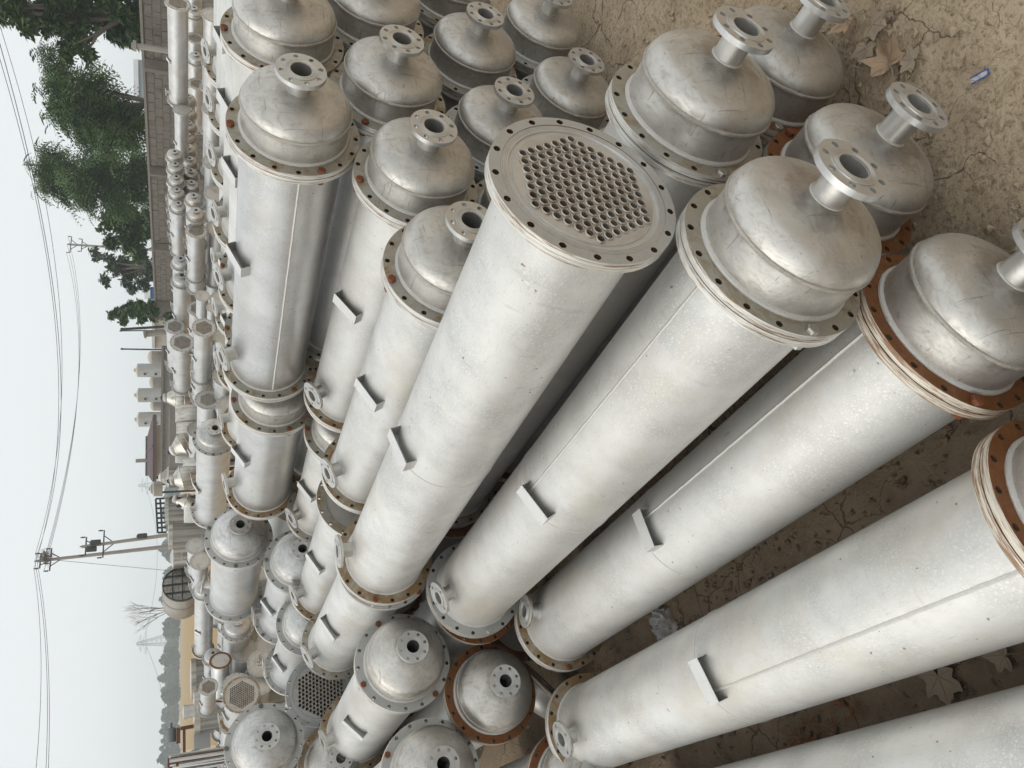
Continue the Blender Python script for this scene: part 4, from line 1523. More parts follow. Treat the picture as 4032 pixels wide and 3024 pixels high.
def cover_machine(label, x0, x1, y0, y1, dist, mat='clean_tank', box='grey_box'):
    """centrifuge-like machine: half-round cover over a boxy body on a plinth"""
    c = at(x0, (y0 + y1) / 2, dist)
    foot = gz(c)
    s = dist / FPX
    w = (y1 - y0) * s
    h = c.z - foot.z
    t = thing('centrifuge_machine', label, 'machine', M=Matrix.Translation(foot) @ Matrix.Rotation(R(18), 4, 'Z'))
    b = MB()
    b.box((0, 0, h * .42), (w / 2, w * .45, h * .34))
    obj('body', b, MAT['stain_tank' if box == 'grey_box' else box], parent=t)
    cv = MB()
    n = 14
    z0 = h * .76
    hh = h - z0
    vs = []
    for k in range(n + 1):
        a = PI * k / n
        for sx in (-1, 1):
            vs.append((sx * w * .48, -math.cos(a) * w * .46, z0 + hh * math.sin(a)))
    fs = [(2 * k, 2 * k + 1, 2 * k + 3, 2 * k + 2) for k in range(n)]
    fs += [tuple(2 * k for k in range(n, -1, -1)), tuple(2 * k + 1 for k in range(n + 1))]
    cv.add(vs, fs)
    obj('cover', cv, MAT[mat], parent=t)
    p = MB()
    p.box((0, 0, h * .03), (w * .55, w * .5, h * .05))
    obj('plinth', p, MAT['concrete'], parent=t)
    d = MB()
    d.box((0, -w * .452, h * .5), (w * .2, .01, h * .12))
    obj('door', d, MAT['dark_metal'], parent=t)
    hn = MB()
    hn.tube([(w * .25, -w * .46, h * .55), (w * .25, -w * .52, h * .55), (w * .25, -w * .52, h * .4), (w * .25, -w * .46, h * .4)], .012, 6)
    obj('handle', hn, MAT['bright'], parent=t)
    return t


cover_machine('dark grey box machine with half-round bright cover', 690, 775, 1602, 1662, 17.5)
cover_machine('bright covered machine beside the dark box machine', 694, 775, 1668, 1708, 17)
cover_machine('white half-round covered machine next to the tilted cone mixer', 690, 760, 1797, 1822, 18, 'white_paint')
cover_machine('steel half-round covered machine before the streaked mixer', 720, 770, 1808, 1838, 16, 'clean_tank')
cover_machine('machine under white half-round hood with red marks', 724, 780, 2000, 2056, 15, 'white_paint', 'white_paint')


def big_tank(label, x_top, y, w, dist, mat='stain_tank', top='flat', ladder=False, man=False):
    t, h = stand(label, 'storage_tank', 'tank', x_top, y, dist)
    r = w * dist / FPX / 2
    th = r * .28 if top == 'cone' else .03
    b = MB()
    b.lathe([(r, 0), (r, h - th)], 56)
    obj('barrel', b, MAT[mat], parent=t)
    c = MB()
    if top == 'cone':
        c.lathe([(r * 1.01, h - th - .02), (r * 1.01, h - th), (r * .2, h), (0, h)], 56)
    else:
        c.lathe([(r * 1.03, h - .09), (r * 1.03, h), (r * .9, h + .005), (0, h + .02)], 56)
    tp = obj('roof', c, MAT['clean_tank'], parent=t)
    if man:
        mh = MB()
        mh.lathe([(r * .3, 0), (r * .3, .12), (r * .33, .12), (r * .33, .18), (0, .2)], 28, M=Matrix.Translation((r * .1, -r * .55, h - th * .6)))
        obj('manhole', mh, MAT['bright'], parent=tp)
    if ladder:
        l = MB()
        for s in (-1, 1):
            l.bar((s * .14, -r - .07, h * .2), (s * .14, -r - .07, h * .96), .025)
        for k in range(7):
            z = h * (.25 + .1 * k)
            l.bar((-.14, -r - .07, z), (.14, -r - .07, z), .02)
        obj('ladder', l, MAT['bright'], parent=t)
    sm = MB()
    for zz in (.3, .62):
        sm.lathe([(r - .002, h * zz - .01), (r + .004, h * zz), (r - .002, h * zz + .01)], 56)
    obj('seam_band', sm, MAT[mat], parent=t)
    return t


big_tank('tall dark streaked stainless tank below the leaning pole', 664, 2108, 98, 20, man=False)
big_tank('stainless tank with ladder rungs and pale cone roof', 669, 2196, 80, 22, 'clean_tank', 'cone', True)
big_tank('rectangular-looking stained tank with rail at its top', 651, 2010, 92, 24, 'stain_tank')
big_tank('wide bright steel tank beside the field, dark upper band', 752, 2676, 130, 17, 'stain_tank')
big_tank('bright streaked steel tank with open manhole lid at the lower edge', 764, 2806, 132, 14.6, 'stain_tank', man=True)


def railing(label, pts, D, hpx, n):
    a, b = [at(x, y, D) for x, y in pts]
    t = thing('steel_railing', label, 'railing', loc=gz(a))
    o = gz(a)
    hgt = hpx * D / FPX
    for k in range(n + 1):
        p = a.lerp(b, k / n)
        m_ = MB()
        m_.bar(p - o, p + Vector((0, 0, hgt)) - o, .05)
        obj('post', m_, MAT['dark_metal'], parent=t)
    for z in (hgt, hgt * .5):
        m_ = MB()
        m_.bar(a + Vector((0, 0, z)) - o, b + Vector((0, 0, z)) - o, .05)
        obj('rail', m_, MAT['dark_metal'], parent=t)
    return t


railing('dark steel railing on top of the stained tanks', ((648, 1962), (656, 2095)), 24, 28, 7)
railing('small dark railing in front of the tiled house', ((655, 1708), (655, 1760)), 40, 16, 3)


def grid_vessel():
    D = 22
    c = at(718, 2300, D)
    r = 62 * D / FPX
    az = R(-14)
    d = Vector((-math.sin(R(40)), math.cos(R(40)), 0))
    M = axes(d, loc=c)
    t = thing('grid_ended_drum', 'big drum on its side, end crossed by dark reinforcing bars', 'drum', M=Matrix.Translation((c.x, c.y, ground_z(c.x, c.y))))
    L = Matrix.Translation((0, 0, c.z - ground_z(c.x, c.y))) @ axes(d)
    b = MB()
    b.lathe([(0, 0), (r * .98, 0), (r, .02), (r, .5), (r * 1.06, .52), (r * 1.06, .6), (r, .62), (r, 1.15), (0, 1.15)], 56)
    obj('barrel', b, MAT['beige_tank'], parent=t, M=L)
    e = MB()
    e.lathe([(0, -.012), (r * .985, -.012), (r * .985, -.002)], 56)
    obj('end_plate', e, MAT['stain_tank'], parent=t, M=L)
    for k in range(-1, 2):
        for ax in (0, 1):
            g = MB()
            o = k * r * .5
            hl = math.sqrt(max(0, r * r - o * o)) * .98
            if ax:
                g.bar((o, -hl, -.04), (o, hl, -.04), .026)
            else:
                g.bar((-hl, o, -.075), (hl, o, -.075), .026)
            obj('grid_bar', g, MAT['dark_metal'], parent=t, M=L)
    rim = MB()
    rim.lathe([(r * .98, -.05), (r * 1.03, -.05), (r * 1.03, .03), (r * 1.0, .03)], 56)
    obj('rim', rim, MAT['dark_metal'], parent=t, M=L)
    for s in (-1, 1):
        l = MB()
        l.bar((s * .5, .4, 0), (s * .5, .4, c.z - .4), .1)
        obj('leg', l, MAT['dark_metal'], parent=t)
    f = MB()
    f.bar((-.9, 1.6, c.z + r * .1), (.6, 1.9, c.z - .1), .12)
    obj('coupling_bar', f, MAT['dark_metal'], parent=t)


grid_vessel()


def pump_skid():
    D = 15
    c = at(760, 2945, D)
    foot = gz(c)
    t = thing('filter_skid', 'rusty skid with three round filter housings, pump and grey cabinet', 'machine', M=Matrix.Translation(foot) @ Matrix.Rotation(R(22), 4, 'Z'))
    s = D / FPX
    h = at(702, 2945, D).z - foot.z
    for x in (-.34, .34):
        for y in (-.25, .25):
            p = MB()
            p.bar((x, y, 0), (x, y, h * .98), .05)
            obj('post', p, MAT['rust_iron'], parent=t)
    for z in (h * .1, h * .55, h * .95):
        p = MB()
        for y in (-.25, .25):
            p.bar((-.36, y, z), (.36, y, z), .04)
        for x in (-.34, .34):
            p.bar((x, -.25, z + .001), (x, .25, z + .001), .04)
        obj('frame_bar', p, MAT['rust_iron'], parent=t)
    for k in range(3):
        f = MB()
        z = h * (.40 + .23 * k)
        f.lathe([(.0, -.02), (.03, -.022), (.035, 0), (.075, 0), (.085, -.012), (.098, -.012), (.1, .0), (.1, .24), (0, .24)], 32, M=Matrix.Translation((-.16 + .02 * k, -.3, z)) @ Matrix.Rotation(-PI / 2, 4, 'X'))
        obj('filter_housing', f, MAT['beige_tank'], parent=t)
    pp = MB()
    pp.tube([(-.16, -.33, h * .62), (-.16, -.42, h * .62), (-.28, -.42, h * .5), (-.33, -.3, h * .5)], .022, 10)
    obj('pipe', pp, MAT['bright'], parent=t)
    g = MB()
    g.box((.1, -.2, h * .80), (.13, .1, h * .07))
    obj('cabinet', g, MAT['grey_box'], parent=t)
    mo = MB()
    mo.lathe([(.0, 0), (.07, 0), (.075, .02), (.075, .2), (.06, .22), (.02, .22), (.02, .3), (0, .3)], 20, M=Matrix.Translation((.16, -.2, h * 1.06)) @ Matrix.Rotation(PI / 2, 4, 'Y'))
    obj('motor', mo, m_plain('motor grey', (.16, .18, .18), .5, .2), parent=t)
    mb_ = MB()
    mb_.box((.24, -.1, h * 1.0), (.12, .18, .03))
    obj('motor_base', mb_, MAT['rust_iron'], parent=t)
    hp = MB()
    hp.lathe([(.03, 0), (.12, .16), (.12, .2)], 4, M=Matrix.Translation((-.2, .05, h * .98)))
    obj('hopper', hp, MAT['rust_iron'], parent=t)


pump_skid()


def bar_bundle():
    rnd = random.Random(12)
    a0, b0 = at(672, 3005, 12.5), at(860, 2990, 12.0)
    for i in range(14):
        f = i / 13
        top = at(665 + rnd.uniform(0, 40), 2975 + 60 * f + rnd.uniform(-4, 4), 12.5 + rnd.uniform(-.3, .3))
        foot = at(868, 2960 + 70 * f + rnd.uniform(-4, 4), 12.2)
        foot = Vector((foot.x, foot.y, ground_z(foot.x, foot.y)))
        m_ = MB()
        m_.bar(top, foot, .03 + .015 * (i % 3), .03)
        o = obj('steel_profile', m_, MAT['bright' if i % 3 else 'rust_iron'])
        tag(o, 'steel bar leaning in the bundle at the lower frame edge', 'bar', 'leaning steel bars')


bar_bundle()

MAT['baluster'] = m_plain('fence concrete', (.26, .25, .23), .9, 0, .2, 5, .2)


def baluster_fence():
    D = 36
    a, b = at(648, 1365, D), at(655, 1860, D - 4)
    a, b = Vector((a.x, a.y, 0)), Vector((b.x, b.y, 0))
    zt = at(641, 1365, D).z
    zb = at(662, 1365, D).z
    t = thing('baluster_fence', 'grey concrete baluster fence running past the silos and house', 'fence', loc=gz(a))
    o = gz(a)
    for z in (zt, zb):
        m_ = MB()
        m_.bar(a - o + Vector((0, 0, z)), b - o + Vector((0, 0, z)), .16, .09)
        obj('rail', m_, MAT['baluster'], parent=t)
    wl = MB()
    wl.bar(a - o + Vector((0, 0, zb / 2 - .06)), b - o + Vector((0, 0, zb / 2 - .06)), .2, zb - .02)
    obj('base_wall', wl, MAT['baluster'], parent=t)
    n = 64
    bm_ = MB()
    bm_.lathe([(.05, 0), (.035, .05), (.055, (zt - zb) * .5), (.035, zt - zb - .05), (.05, zt - zb)], 8)
    me = bm_.mesh('baluster')
    me.materials.append(MAT['baluster'])
    for k in range(n + 1):
        p = a.lerp(b, k / n) - o
        obj('baluster', me, parent=t, loc=(p.x, p.y, zb))


baluster_fence()

# ------------------------------------------------------------------ block wall
MAT['block'] = m_plain('grey cement block', (.155, .14, .118), .95, 0, .35, 5, .5, stain=(.09, .08, .066))
MAT['mortar'] = m_plain('mortar', (.20, .185, .16), .95, 0, .2, 12, .4)


def block_wall():
    A, B = at(560, -40, 23.5), at(625, 1262, 39)
    zt = 0.5 * (A.z + B.z)
    zt = A.z
    A, B = Vector((A.x, A.y, 0)), Vector((B.x, B.y, 0))
    u = (B - A).normalized()
    ln = (B - A).length
    n_ = Vector((-u.y, u.x, 0))
    if n_.y > 0:
        n_ = -n_                      # towards the camera
    t = thing('block_wall', 'weathered grey cement-block wall in front of the trees', 'wall', loc=gz(A))
    o = gz(A)
    g = -.5
    core = MB()
    c = (A + B) / 2 - o
    core.bar(A - o - n_ * .1 + Vector((0, 0, (zt + g) / 2 - o.z)), B - o - n_ * .1 + Vector((0, 0, (zt + g) / 2 - o.z)), .2, zt - g - .02)
    obj('mortar_core', core, MAT['mortar'], parent=t)
    cope = MB()
    cope.bar(A - o - n_ * .09 + Vector((0, 0, zt + .03 - o.z)), B - o - n_ * .09 + Vector((0, 0, zt + .03 - o.z)), .3, .07)
    obj('coping', cope, MAT['mortar'], parent=t)
    rnd = random.Random(8)
    me = []
    for k in range(6):
        b = MB()
        h = [.196 + rnd.uniform(-.006, .006), .014, .096 + rnd.uniform(-.004, .004)]
        b.box((0, 0, 0), h)
        b.v = [(x + rnd.uniform(-.006, .006), y + rnd.uniform(-.005, .004), z + rnd.uniform(-.005, .005)) for x, y, z in b.v]
        m_ = b.mesh('block', 0)
        m_.materials.append(MAT['block'])
        me.append(m_)
    yaw = math.atan2(u.y, u.x)
    rows = 5
    cnt = 0
    for r in range(rows):
        z = zt - .11 - .212 * r
        k = 0
        s = .2 + (.2 if r % 2 else 0)
        while s < ln - .2 and cnt < 300:
            p = A + u * s + n_ * (.006 + rnd.uniform(-.004, .005)) - o
            ob = obj('block', me[rnd.randrange(6)], parent=t, loc=(p.x, p.y, z - o.z), rot=(0, rnd.uniform(-.006, .006), yaw))
            cnt += 1
            s += .412
    rest = MB()
    for r in range(rows, 12):
        z = zt - .11 - .212 * r
        s = .2 + (.2 if r % 2 else 0)
        while s < ln - .2:
            p = A + u * s + n_ * .006 - o
            rest.box((0, 0, 0), (.196, .014, .096), M=Matrix.Translation((p.x, p.y, z - o.z)) @ Matrix.Rotation(yaw, 4, 'Z'))
            s += .412
    ob = obj('lower_blocks', rest.mesh('lower_blocks', 0), MAT['block'], parent=t)
    ob['kind'] = 'stuff'
    for s in (2.5, 7.4, 12.3, 17.2):
        p = A + u * s + n_ * .12 - o
        pil = MB()
        pil.box((p.x, p.y, (zt + g) / 2 - o.z), (.14, .14, (zt - g) / 2 + .02), None)
        obj('pier', pil, MAT['block'], parent=t)
    return A, B, u, n_


WALL = block_wall()


def leaning(label, x0, y0, x1, y1, D, r, mat='concrete', name='leaning_post', cat='post'):
    a = at(x0, y0, D)
    b = gz(at(x1, y1, D))
    m_ = MB()
    m_.tube([b, b.lerp(a, .5) + Vector((.02, 0, 0)), a], [r * 1.1, r, r * .92], 8)
    m_.bar(a + Vector((0, 0, -.12)), a + Vector((0, 0, -.04)), r * 2.4)
    return tag(obj(name, m_, MAT[mat]), label, cat)


leaning('pale debarked trunk leaning on the block wall', 517, 178, 665, 200, 24, .09, 'concrete')
leaning('grey slab leaning on the wall near the bare trees', 607, 805, 665, 815, 31, .11)
leaning('dark timber pole leaning left of the columnar tree', 474, 1297, 610, 1270, 42, .07, 'dark_metal')
leaning('thin dark post rising beside the timber pole', 470, 1303, 620, 1295, 43, .03, 'dark_metal')
leaning('thin straight dark post near the first beige tank', 475, 1374, 640, 1380, 46, .045, 'dark_metal')
leaning('thick grey concrete beam propped up at the wall end', 565, 1315, 660, 1290, 40, .17)

MAT['blue_sheet'] = m_plain('blue sheet steel', (.02, .11, .42), .5, .1, .12, 3, .05)


def shed(label, x0, x1, y0, y1, D, wallmat, roofmat, name='metal_shed'):
    a, b = at(x0, y0, D), at(x0, y1, D)
    g = ground_z(a.x, a.y)
    t = thing(name, label, 'shed', loc=(a.x, a.y, g))
    o = Vector((a.x, a.y, g))
    u = Vector((b.x - a.x, b.y - a.y, 0))
    w = Vector((-u.y, u.x, 0)).normalized() * 4
    if w.y < 0:
        w = -w
    zt = at(x1, y0, D).z
    e = a.z
    m_ = MB()
    A, B = Vector((0, 0, 0)), u
    hz = Vector((0, 0, zt - g))
    m_.add([A, B, B + w, A + w, A + hz, B + hz, B + w + hz, A + w + hz], [(0, 1, 5, 4), (1, 2, 6, 5), (2, 3, 7, 6), (3, 0, 4, 7)])
    obj('wall', m_.mesh('wall', 0), MAT[wallmat], parent=t)
    r = MB()
    hr = Vector((0, 0, e - g))
    r.add([A + hz - w * .1, B + hz - w * .1, B + w * .5 + hr, A + w * .5 + hr, A + w * 1.1 + hz, B + w * 1.1 + hz], [(0, 1, 2, 3), (3, 2, 5, 4), (0, 3, 4), (1, 5, 2)])
    obj('roof', r.mesh('roof', 0), MAT[roofmat], parent=t)
    d = MB()
    d.box(u * .5 + Vector((0, -.02, 1.0)), (.5, .03, 1.0))
    obj('door', d, MAT['dark_metal'], parent=t)
    return t


shed('blue sheet-metal shed with grey roof beyond the wall', 566, 592, 1128, 1178, 75, 'blue_sheet', 'silo')
MAT['pale_blue'] = m_plain('faded blue sheet', (.36, .46, .54), .6, .1, .1, 3, .05)
shed('pale blue sheet-metal shed glimpsed between the trees', 520, 545, 230, 420, 70, 'pale_blue', 'silo')
shed('white roofed shed among the poles at the wall end', 595, 610, 1250, 1372, 60, 'plaster', 'beige_tank')

# ------------------------------------------------------------------ trees
def m_foliage(name, a, b_):
    t = NT(name)
    co = t.coords(rand=False)
    n1 = t.noise(co, 1.1, 4)
    n2 = t.noise(co, 9, 3)
    c = t.mix(n1, a, b_)
    c = t.mix(t.math('MULTIPLY', n2, 0.35), c, tuple(x * 0.5 for x in a))
    m_ = t.set(col=c, rough=0.55, spec=0.3)
    t.b.inputs['Subsurface Weight'].default_value = 0.0
    return m_


MAT['leaf_dark'] = m_foliage('tree leaf dark', (0.034, 0.070, 0.020), (0.095, 0.165, 0.050))
MAT['leaf_mid'] = m_foliage('tree leaf', (0.040, 0.090, 0.022), (0.135, 0.220, 0.060))
MAT['leaf_pale'] = m_foliage('tree leaf pale', (0.05, 0.085, 0.045), (0.10, 0.14, 0.08))
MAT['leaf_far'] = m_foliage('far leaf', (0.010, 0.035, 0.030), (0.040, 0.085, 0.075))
MAT['bark'] = m_plain('bark', (0.15, 0.125, 0.105), .95, 0, .3, 14, .5)


def tree(label, base_y, D, clumps, n, leaf, mat, seed, trunk_r=.13, name='broadleaf_tree', frond=False, spread=.35, twigs=True, thin=0.0):
    rnd = random.Random(seed)
    foot = gz(at(640, base_y, D))
    t = thing(name, label, 'tree', loc=foot)
    s = D / FPX
    cs = []
    for x, y, r in clumps:
        dd = D + rnd.uniform(-1, 1) * spread * 3
        cs.append((at(x, y, dd) - foot, r * s * .88))
    tr = MB()
    top = max(c[0].z for c in cs)
    mid = Vector((sum(c[0].x for c in cs) / len(cs), sum(c[0].y for c in cs) / len(cs), 0))
    trunk = [Vector((0, 0, -.1)), Vector((.05, 0, top * .22)), Vector((mid.x * .35, mid.y * .3, top * .45)), Vector((mid.x * .7, mid.y * .6, top * .72)), Vector((mid.x, mid.y, top * .93))]
    tr.tube(trunk, [trunk_r, trunk_r * .85, trunk_r * .62, trunk_r * .35, trunk_r * .1], 9)
    for c, r in cs:
        k = rnd.uniform(.25, .7)
        i = min(3, int(k * 4))
        p0 = trunk[i].lerp(trunk[i + 1], k * 4 - i)
        if p0.z > c.z:
            p0 = trunk[1].lerp(trunk[2], rnd.random())
        md = p0.lerp(c, .55) + Vector((rnd.uniform(-.15, .15), rnd.uniform(-.15, .15), rnd.uniform(0, .25)))
        tr.tube([p0, md, c], [trunk_r * .34, trunk_r * .2, trunk_r * .06], 6)
        if twigs:
            for _ in range(3):
                e = c + Vector((rnd.gauss(0, 1), rnd.gauss(0, 1), rnd.gauss(.2, 1))).normalized() * r * .9
                tr.tube([md.lerp(c, .6), c.lerp(e, .5) + Vector((0, 0, .05)), e], [trunk_r * .07, trunk_r * .05, trunk_r * .02], 4)
    obj('trunk', tr, MAT['bark'], parent=t)
    cr = MB()
    tot = sum(r * r for _, r in cs)
    V, F = cr.v, cr.f
    for c, r in cs:
        sub = [(Vector((rnd.gauss(0, 1), rnd.gauss(0, 1), rnd.gauss(0, .8))).normalized() * r * rnd.uniform(.35, .95), r * rnd.uniform(.2, .42)) for _ in range(13)]
        for k in range(int(n * r * r / tot * (1 - thin))):
            so, sr = sub[rnd.randrange(13)]
            d = Vector((rnd.gauss(0, 1), rnd.gauss(0, 1), rnd.gauss(0, .75))).normalized()
            p = c + so + d * sr * (rnd.random() ** .4)
            ax = Vector((d.x + rnd.gauss(0, .5), d.y + rnd.gauss(0, .5), d.z * .4 - .45 + rnd.gauss(0, .35))).normalized()
            sd = ax.cross(Vector((rnd.gauss(0, .4), rnd.gauss(0, .4), 1))).normalized()
            l = leaf * rnd.uniform(.65, 1.3)
            if frond:
                # pinnate leaf: leaflets in pairs on a drooping stalk
                nn = ax.cross(sd)
                for j in range(5):
                    q = p + ax * (l * (.15 + .17 * j)) - Vector((0, 0, l * .03 * j * j * .6))
                    ll = l * (.34 - .03 * abs(j - 2))
                    for sg in (-1, 1):
                        e = q + sd * (sg * ll) + ax * (ll * .35) - Vector((0, 0, ll * .25))
                        wv = ax * (ll * .17)
                        o = len(V)
                        V.extend([tuple(q), tuple(q.lerp(e, .5) - wv), tuple(e), tuple(q.lerp(e, .5) + wv)])
                        F.append((o, o + 1, o + 2, o + 3))
            else:
                w = sd * (l * .32)
                o = len(V)
                m2 = p + ax * (l * .5) + Vector((0, 0, l * .06))
                V.extend([tuple(p), tuple(m2 - w), tuple(p + ax * l), tuple(m2 + w)])
                F.append((o, o + 1, o + 2, o + 3))
    obj('crown', cr.mesh('crown', 0), MAT[mat], parent=t)
    return t


tree('dark broad-leaved tree rising at the frame corner behind the wall', 60, 26, [(60, 30, 60), (150, 40, 70), (130, 95, 45), (230, 60, 80), (330, 50, 90), (430, 60, 90), (510, 60, 70), (300, 140, 55), (250, 195, 36), (340, 215, 30), (470, 130, 55), (535, 140, 40), (10, 60, 34), (100, 115, 26), (20, 10, 50), (590, 40, 40)],
     13000, .18, 'leaf_dark', 1, .2)
tree('tall feathery-leaved tree with forked pale trunk beside the corner tree', 400, 30, [(160, 205, 30), (200, 270, 52), (190, 345, 46), (205, 430, 46), (280, 380, 68), (255, 470, 60), (340, 450, 84), (345, 345, 66), (400, 500, 76), (440, 415, 60), (480, 520, 56), (420, 565, 52), (525, 470, 44), (560, 505, 40), (330, 545, 56), (420, 440, 40)],
     2700, .50, 'leaf_mid', 2, .17, frond=True)
tree('dense feathery-leaved tree with a high twig touching the wires', 700, 34, [(100, 645, 16), (165, 622, 36), (160, 715, 48), (210, 660, 62), (225, 750, 46), (290, 700, 70), (320, 800, 46), (370, 730, 76), (440, 680, 72), (430, 800, 62), (500, 720, 66), (520, 640, 54), (560, 700, 48), (560, 780, 40), (350, 645, 52), (610, 560, 30), (640, 552, 26)],
     2800, .52, 'leaf_mid', 3, .17, frond=True)
tree('loose paler tree standing past the dense feathery one', 900, 38, [(420, 880, 36), (470, 860, 52), (520, 885, 54), (500, 950, 54), (560, 930, 48), (430, 955, 34), (575, 865, 42), (540, 1000, 36)], 4800, .24, 'leaf_mid', 4, .14)
tree('thin half-bare tree with upright twigs near the distant pole', 1030, 44, [(370, 1000, 22), (430, 1025, 28), (480, 1045, 42), (540, 1050, 46), (410, 1105, 22), (500, 1110, 32), (560, 1120, 30), (590, 1062, 34), (520, 1140, 18), (440, 1065, 22)], 3300, .24, 'leaf_pale', 5, .12)
tree('small columnar ivy-green tree at the end of the wall', 1235, 38.5, [(432, 1242, 12), (468, 1232, 22), (508, 1222, 27), (550, 1215, 28), (590, 1213, 27), (485, 1262, 15), (555, 1250, 18), (640, 1210, 16), (662, 1250, 18), (600, 1250, 16)], 5200, .19, 'leaf_mid', 6, .09)


def bare_bush():
    rnd = random.Random(31)
    foot = gz(at(700, 2410, 36))
    t = thing('bare_sapling', 'leafless sapling beside the grid-ended drum', 'tree', loc=foot)
    b = MB()
    h0 = at(640, 2390, 36).z - foot.z

    def grow(p, d, l, r, k):
        e = p + d * l
        b.tube([p, p.lerp(e, .5) + Vector((rnd.uniform(-.03, .03), rnd.uniform(-.03, .03), 0)), e], [r, r * .8, r * .55], 5)
        if k > 0:
            for _ in range(rnd.choice((2, 3))):
                nd = (d + Vector((rnd.gauss(0, .38), rnd.gauss(0, .38), rnd.gauss(.1, .2)))).normalized()
                grow(e, nd, l * rnd.uniform(.62, .85), r * .6, k - 1)
    grow(Vector((0, 0, 0)), Vector((.12, 0, 1)).normalized(), 1.1, .05, 5)
    obj('branches', b, MAT['bark'], parent=t)


bare_bush()


def weeds_by_wall():
    tree('low green shrub at the foot of the wall end', 1258, 37, [(668, 1262, 14), (660, 1275, 12), (672, 1248, 10)], 700, .15, 'leaf_mid', 16, .03, name='low_shrub')


weeds_by_wall()

# far wood: one hazy mass of crowns along the horizon
def far_wood():
    rnd = random.Random(77)
    b = MB()
    V, F = b.v, b.f
    for k in range(300):
        az = R(rnd.uniform(-34, 33))
        D = rnd.uniform(280, 430)
        h = rnd.uniform(3.8, 6.8) * (1.2 if rnd.random() < .1 else 1)
        wd = rnd.uniform(3.5, 7)
        cx, cy = math.sin(az) * D, math.cos(az) * D
        for j in range(150):
            u = rnd.random()
            zz = .6 + (h - .6) * u
            rr = wd * .5 * math.sin(PI * min(1, .12 + u * .9)) ** .7 * rnd.random() ** .35
            an = rnd.uniform(0, 2 * PI)
            p = Vector((cx + rr * math.cos(an), cy + rr * math.sin(an), zz))
            s = rnd.uniform(.5, 1.1)
            d1 = Vector((rnd.gauss(0, 1), rnd.gauss(0, 1), rnd.gauss(0, .6))).normalized() * s
            d2 = d1.cross(Vector((rnd.gauss(0, 1), rnd.gauss(0, 1), rnd.gauss(0, 1)))).normalized() * s
            o = len(V)
            V.extend([tuple(p - d1), tuple(p - d2 * .8), tuple(p + d1), tuple(p + d2 * .8)])
            F.append((o, o + 1, o + 2, o + 3))
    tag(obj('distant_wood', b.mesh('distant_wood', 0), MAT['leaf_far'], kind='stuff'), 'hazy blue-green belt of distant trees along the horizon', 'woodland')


far_wood()


def field():
    t = NT('straw stubble')
    co = t.coords((1, 1, 1), rand=False)
    c = t.mix(t.noise(co, .6, 6, .65), (.30, .195, .085), (.48, .34, .165))
    rows = t.noise(t.coords((2.2, .05, 1), rand=False), 1.0, 3)
    c = t.mix(t.ramp(rows, [(.4, (0, 0, 0)), (.6, (.5, .5, .5))]), c, (.36, .25, .12))
    t.set(col=c, rough=.95, spec=.1, normal=t.bump(t.noise(co, 4, 5), .8, .1))
    b = MB()
    vs, fs = [], []
    nr, na = 24, 24
    for i in range(nr + 1):
        D = 26 + (330 - 26) * (i / nr) ** 2
        for j in range(na + 1):
            az = R(-24.5 + 12 * j / na)
            x, y = math.sin(az) * D, math.cos(az) * D
            vs.append((x, y, ground_z(x, y) + .02))
    for i in range(nr):
        for j in range(na):
            a = i * (na + 1) + j
            fs.append((a, a + 1, a + na + 2, a + na + 1))
    b.add(vs, fs)
    obj('field', b.mesh('field', 0), t.m, kind='structure')


field()

# ------------------------------------------------------------------ poles and wires
def insulator(b, p, r=.05, h=.22):
    b.lathe([(r * .4, 0), (r, h * .3), (r * .5, h * .4), (r, h * .65), (r * .5, h * .75), (r * .7, h), (0, h)], 10, M=Matrix.Translation(p))


def pole(label, xb, yb, xt, yt, D, r, arms, nest=False, extra=None):
    top = at(xt, yt, D)
    foot = gz(at(xb, yb, D))
    t = thing('utility_pole', label, 'pole', loc=foot)
    b = MB()
    b.tube([Vector((0, 0, -.2)), (top - foot)], [r, r * .62], 14)
    obj('shaft', b, MAT['concrete'], parent=t)
    tips = []
    sx = Vector((math.cos(R(35)), math.sin(R(35)), 0))
    for f, half, n in arms:
        c = (top - foot) * f
        a = MB()
        a.bar(c - sx * half, c + sx * half, .06, .06)
        a.bar(c - sx * half * .6, c + Vector((0, 0, -.5)), .04)
        a.bar(c + sx * half * .6, c + Vector((0, 0, -.5)), .04)
        ar = obj('crossarm', a, MAT['dark_metal'], parent=t)
        for k in range(n):
            p = c + sx * (half * (-1 + 2 * k / max(1, n - 1)))
            i = MB()
            insulator(i, p + Vector((0, 0, .045)))
            obj('insulator', i, MAT['dark_metal'], parent=ar)
            tips.append(foot + p + Vector((0, 0, .25)))
    if nest:
        rnd = random.Random(4)
        nb = MB()
        c = (top - foot) * .93 + Vector((.2, -.1, .2))
        for k in range(170):
            d = Vector((rnd.gauss(0, 1), rnd.gauss(0, 1), rnd.gauss(0, .6))).normalized()
            p = c + d * rnd.uniform(.12, .32)
            e = p + Vector((rnd.gauss(0, 1), rnd.gauss(0, 1), rnd.gauss(0, .5))).normalized() * rnd.uniform(.15, .4)
            nb.bar(p, e, .012)
        tag(obj('bird_nest', nb.mesh('bird_nest', 0), MAT['bark'], loc=foot), 'twiggy bird nest lodged on the crossarm of the tall pole', 'nest')
    if extra:
        for f, s in extra:
            c = (top - foot) * f
            e = MB()
            e.lathe([(.0, -.25), (.12, -.25), (.14, -.2), (.14, .18), (.05, .25), (0, .25)], 16, M=Matrix.Translation(c + Vector((.16 * s, -.16, 0))))
            obj('switch_gear', e, MAT['dark_metal'], parent=t)
    return t, tips, top


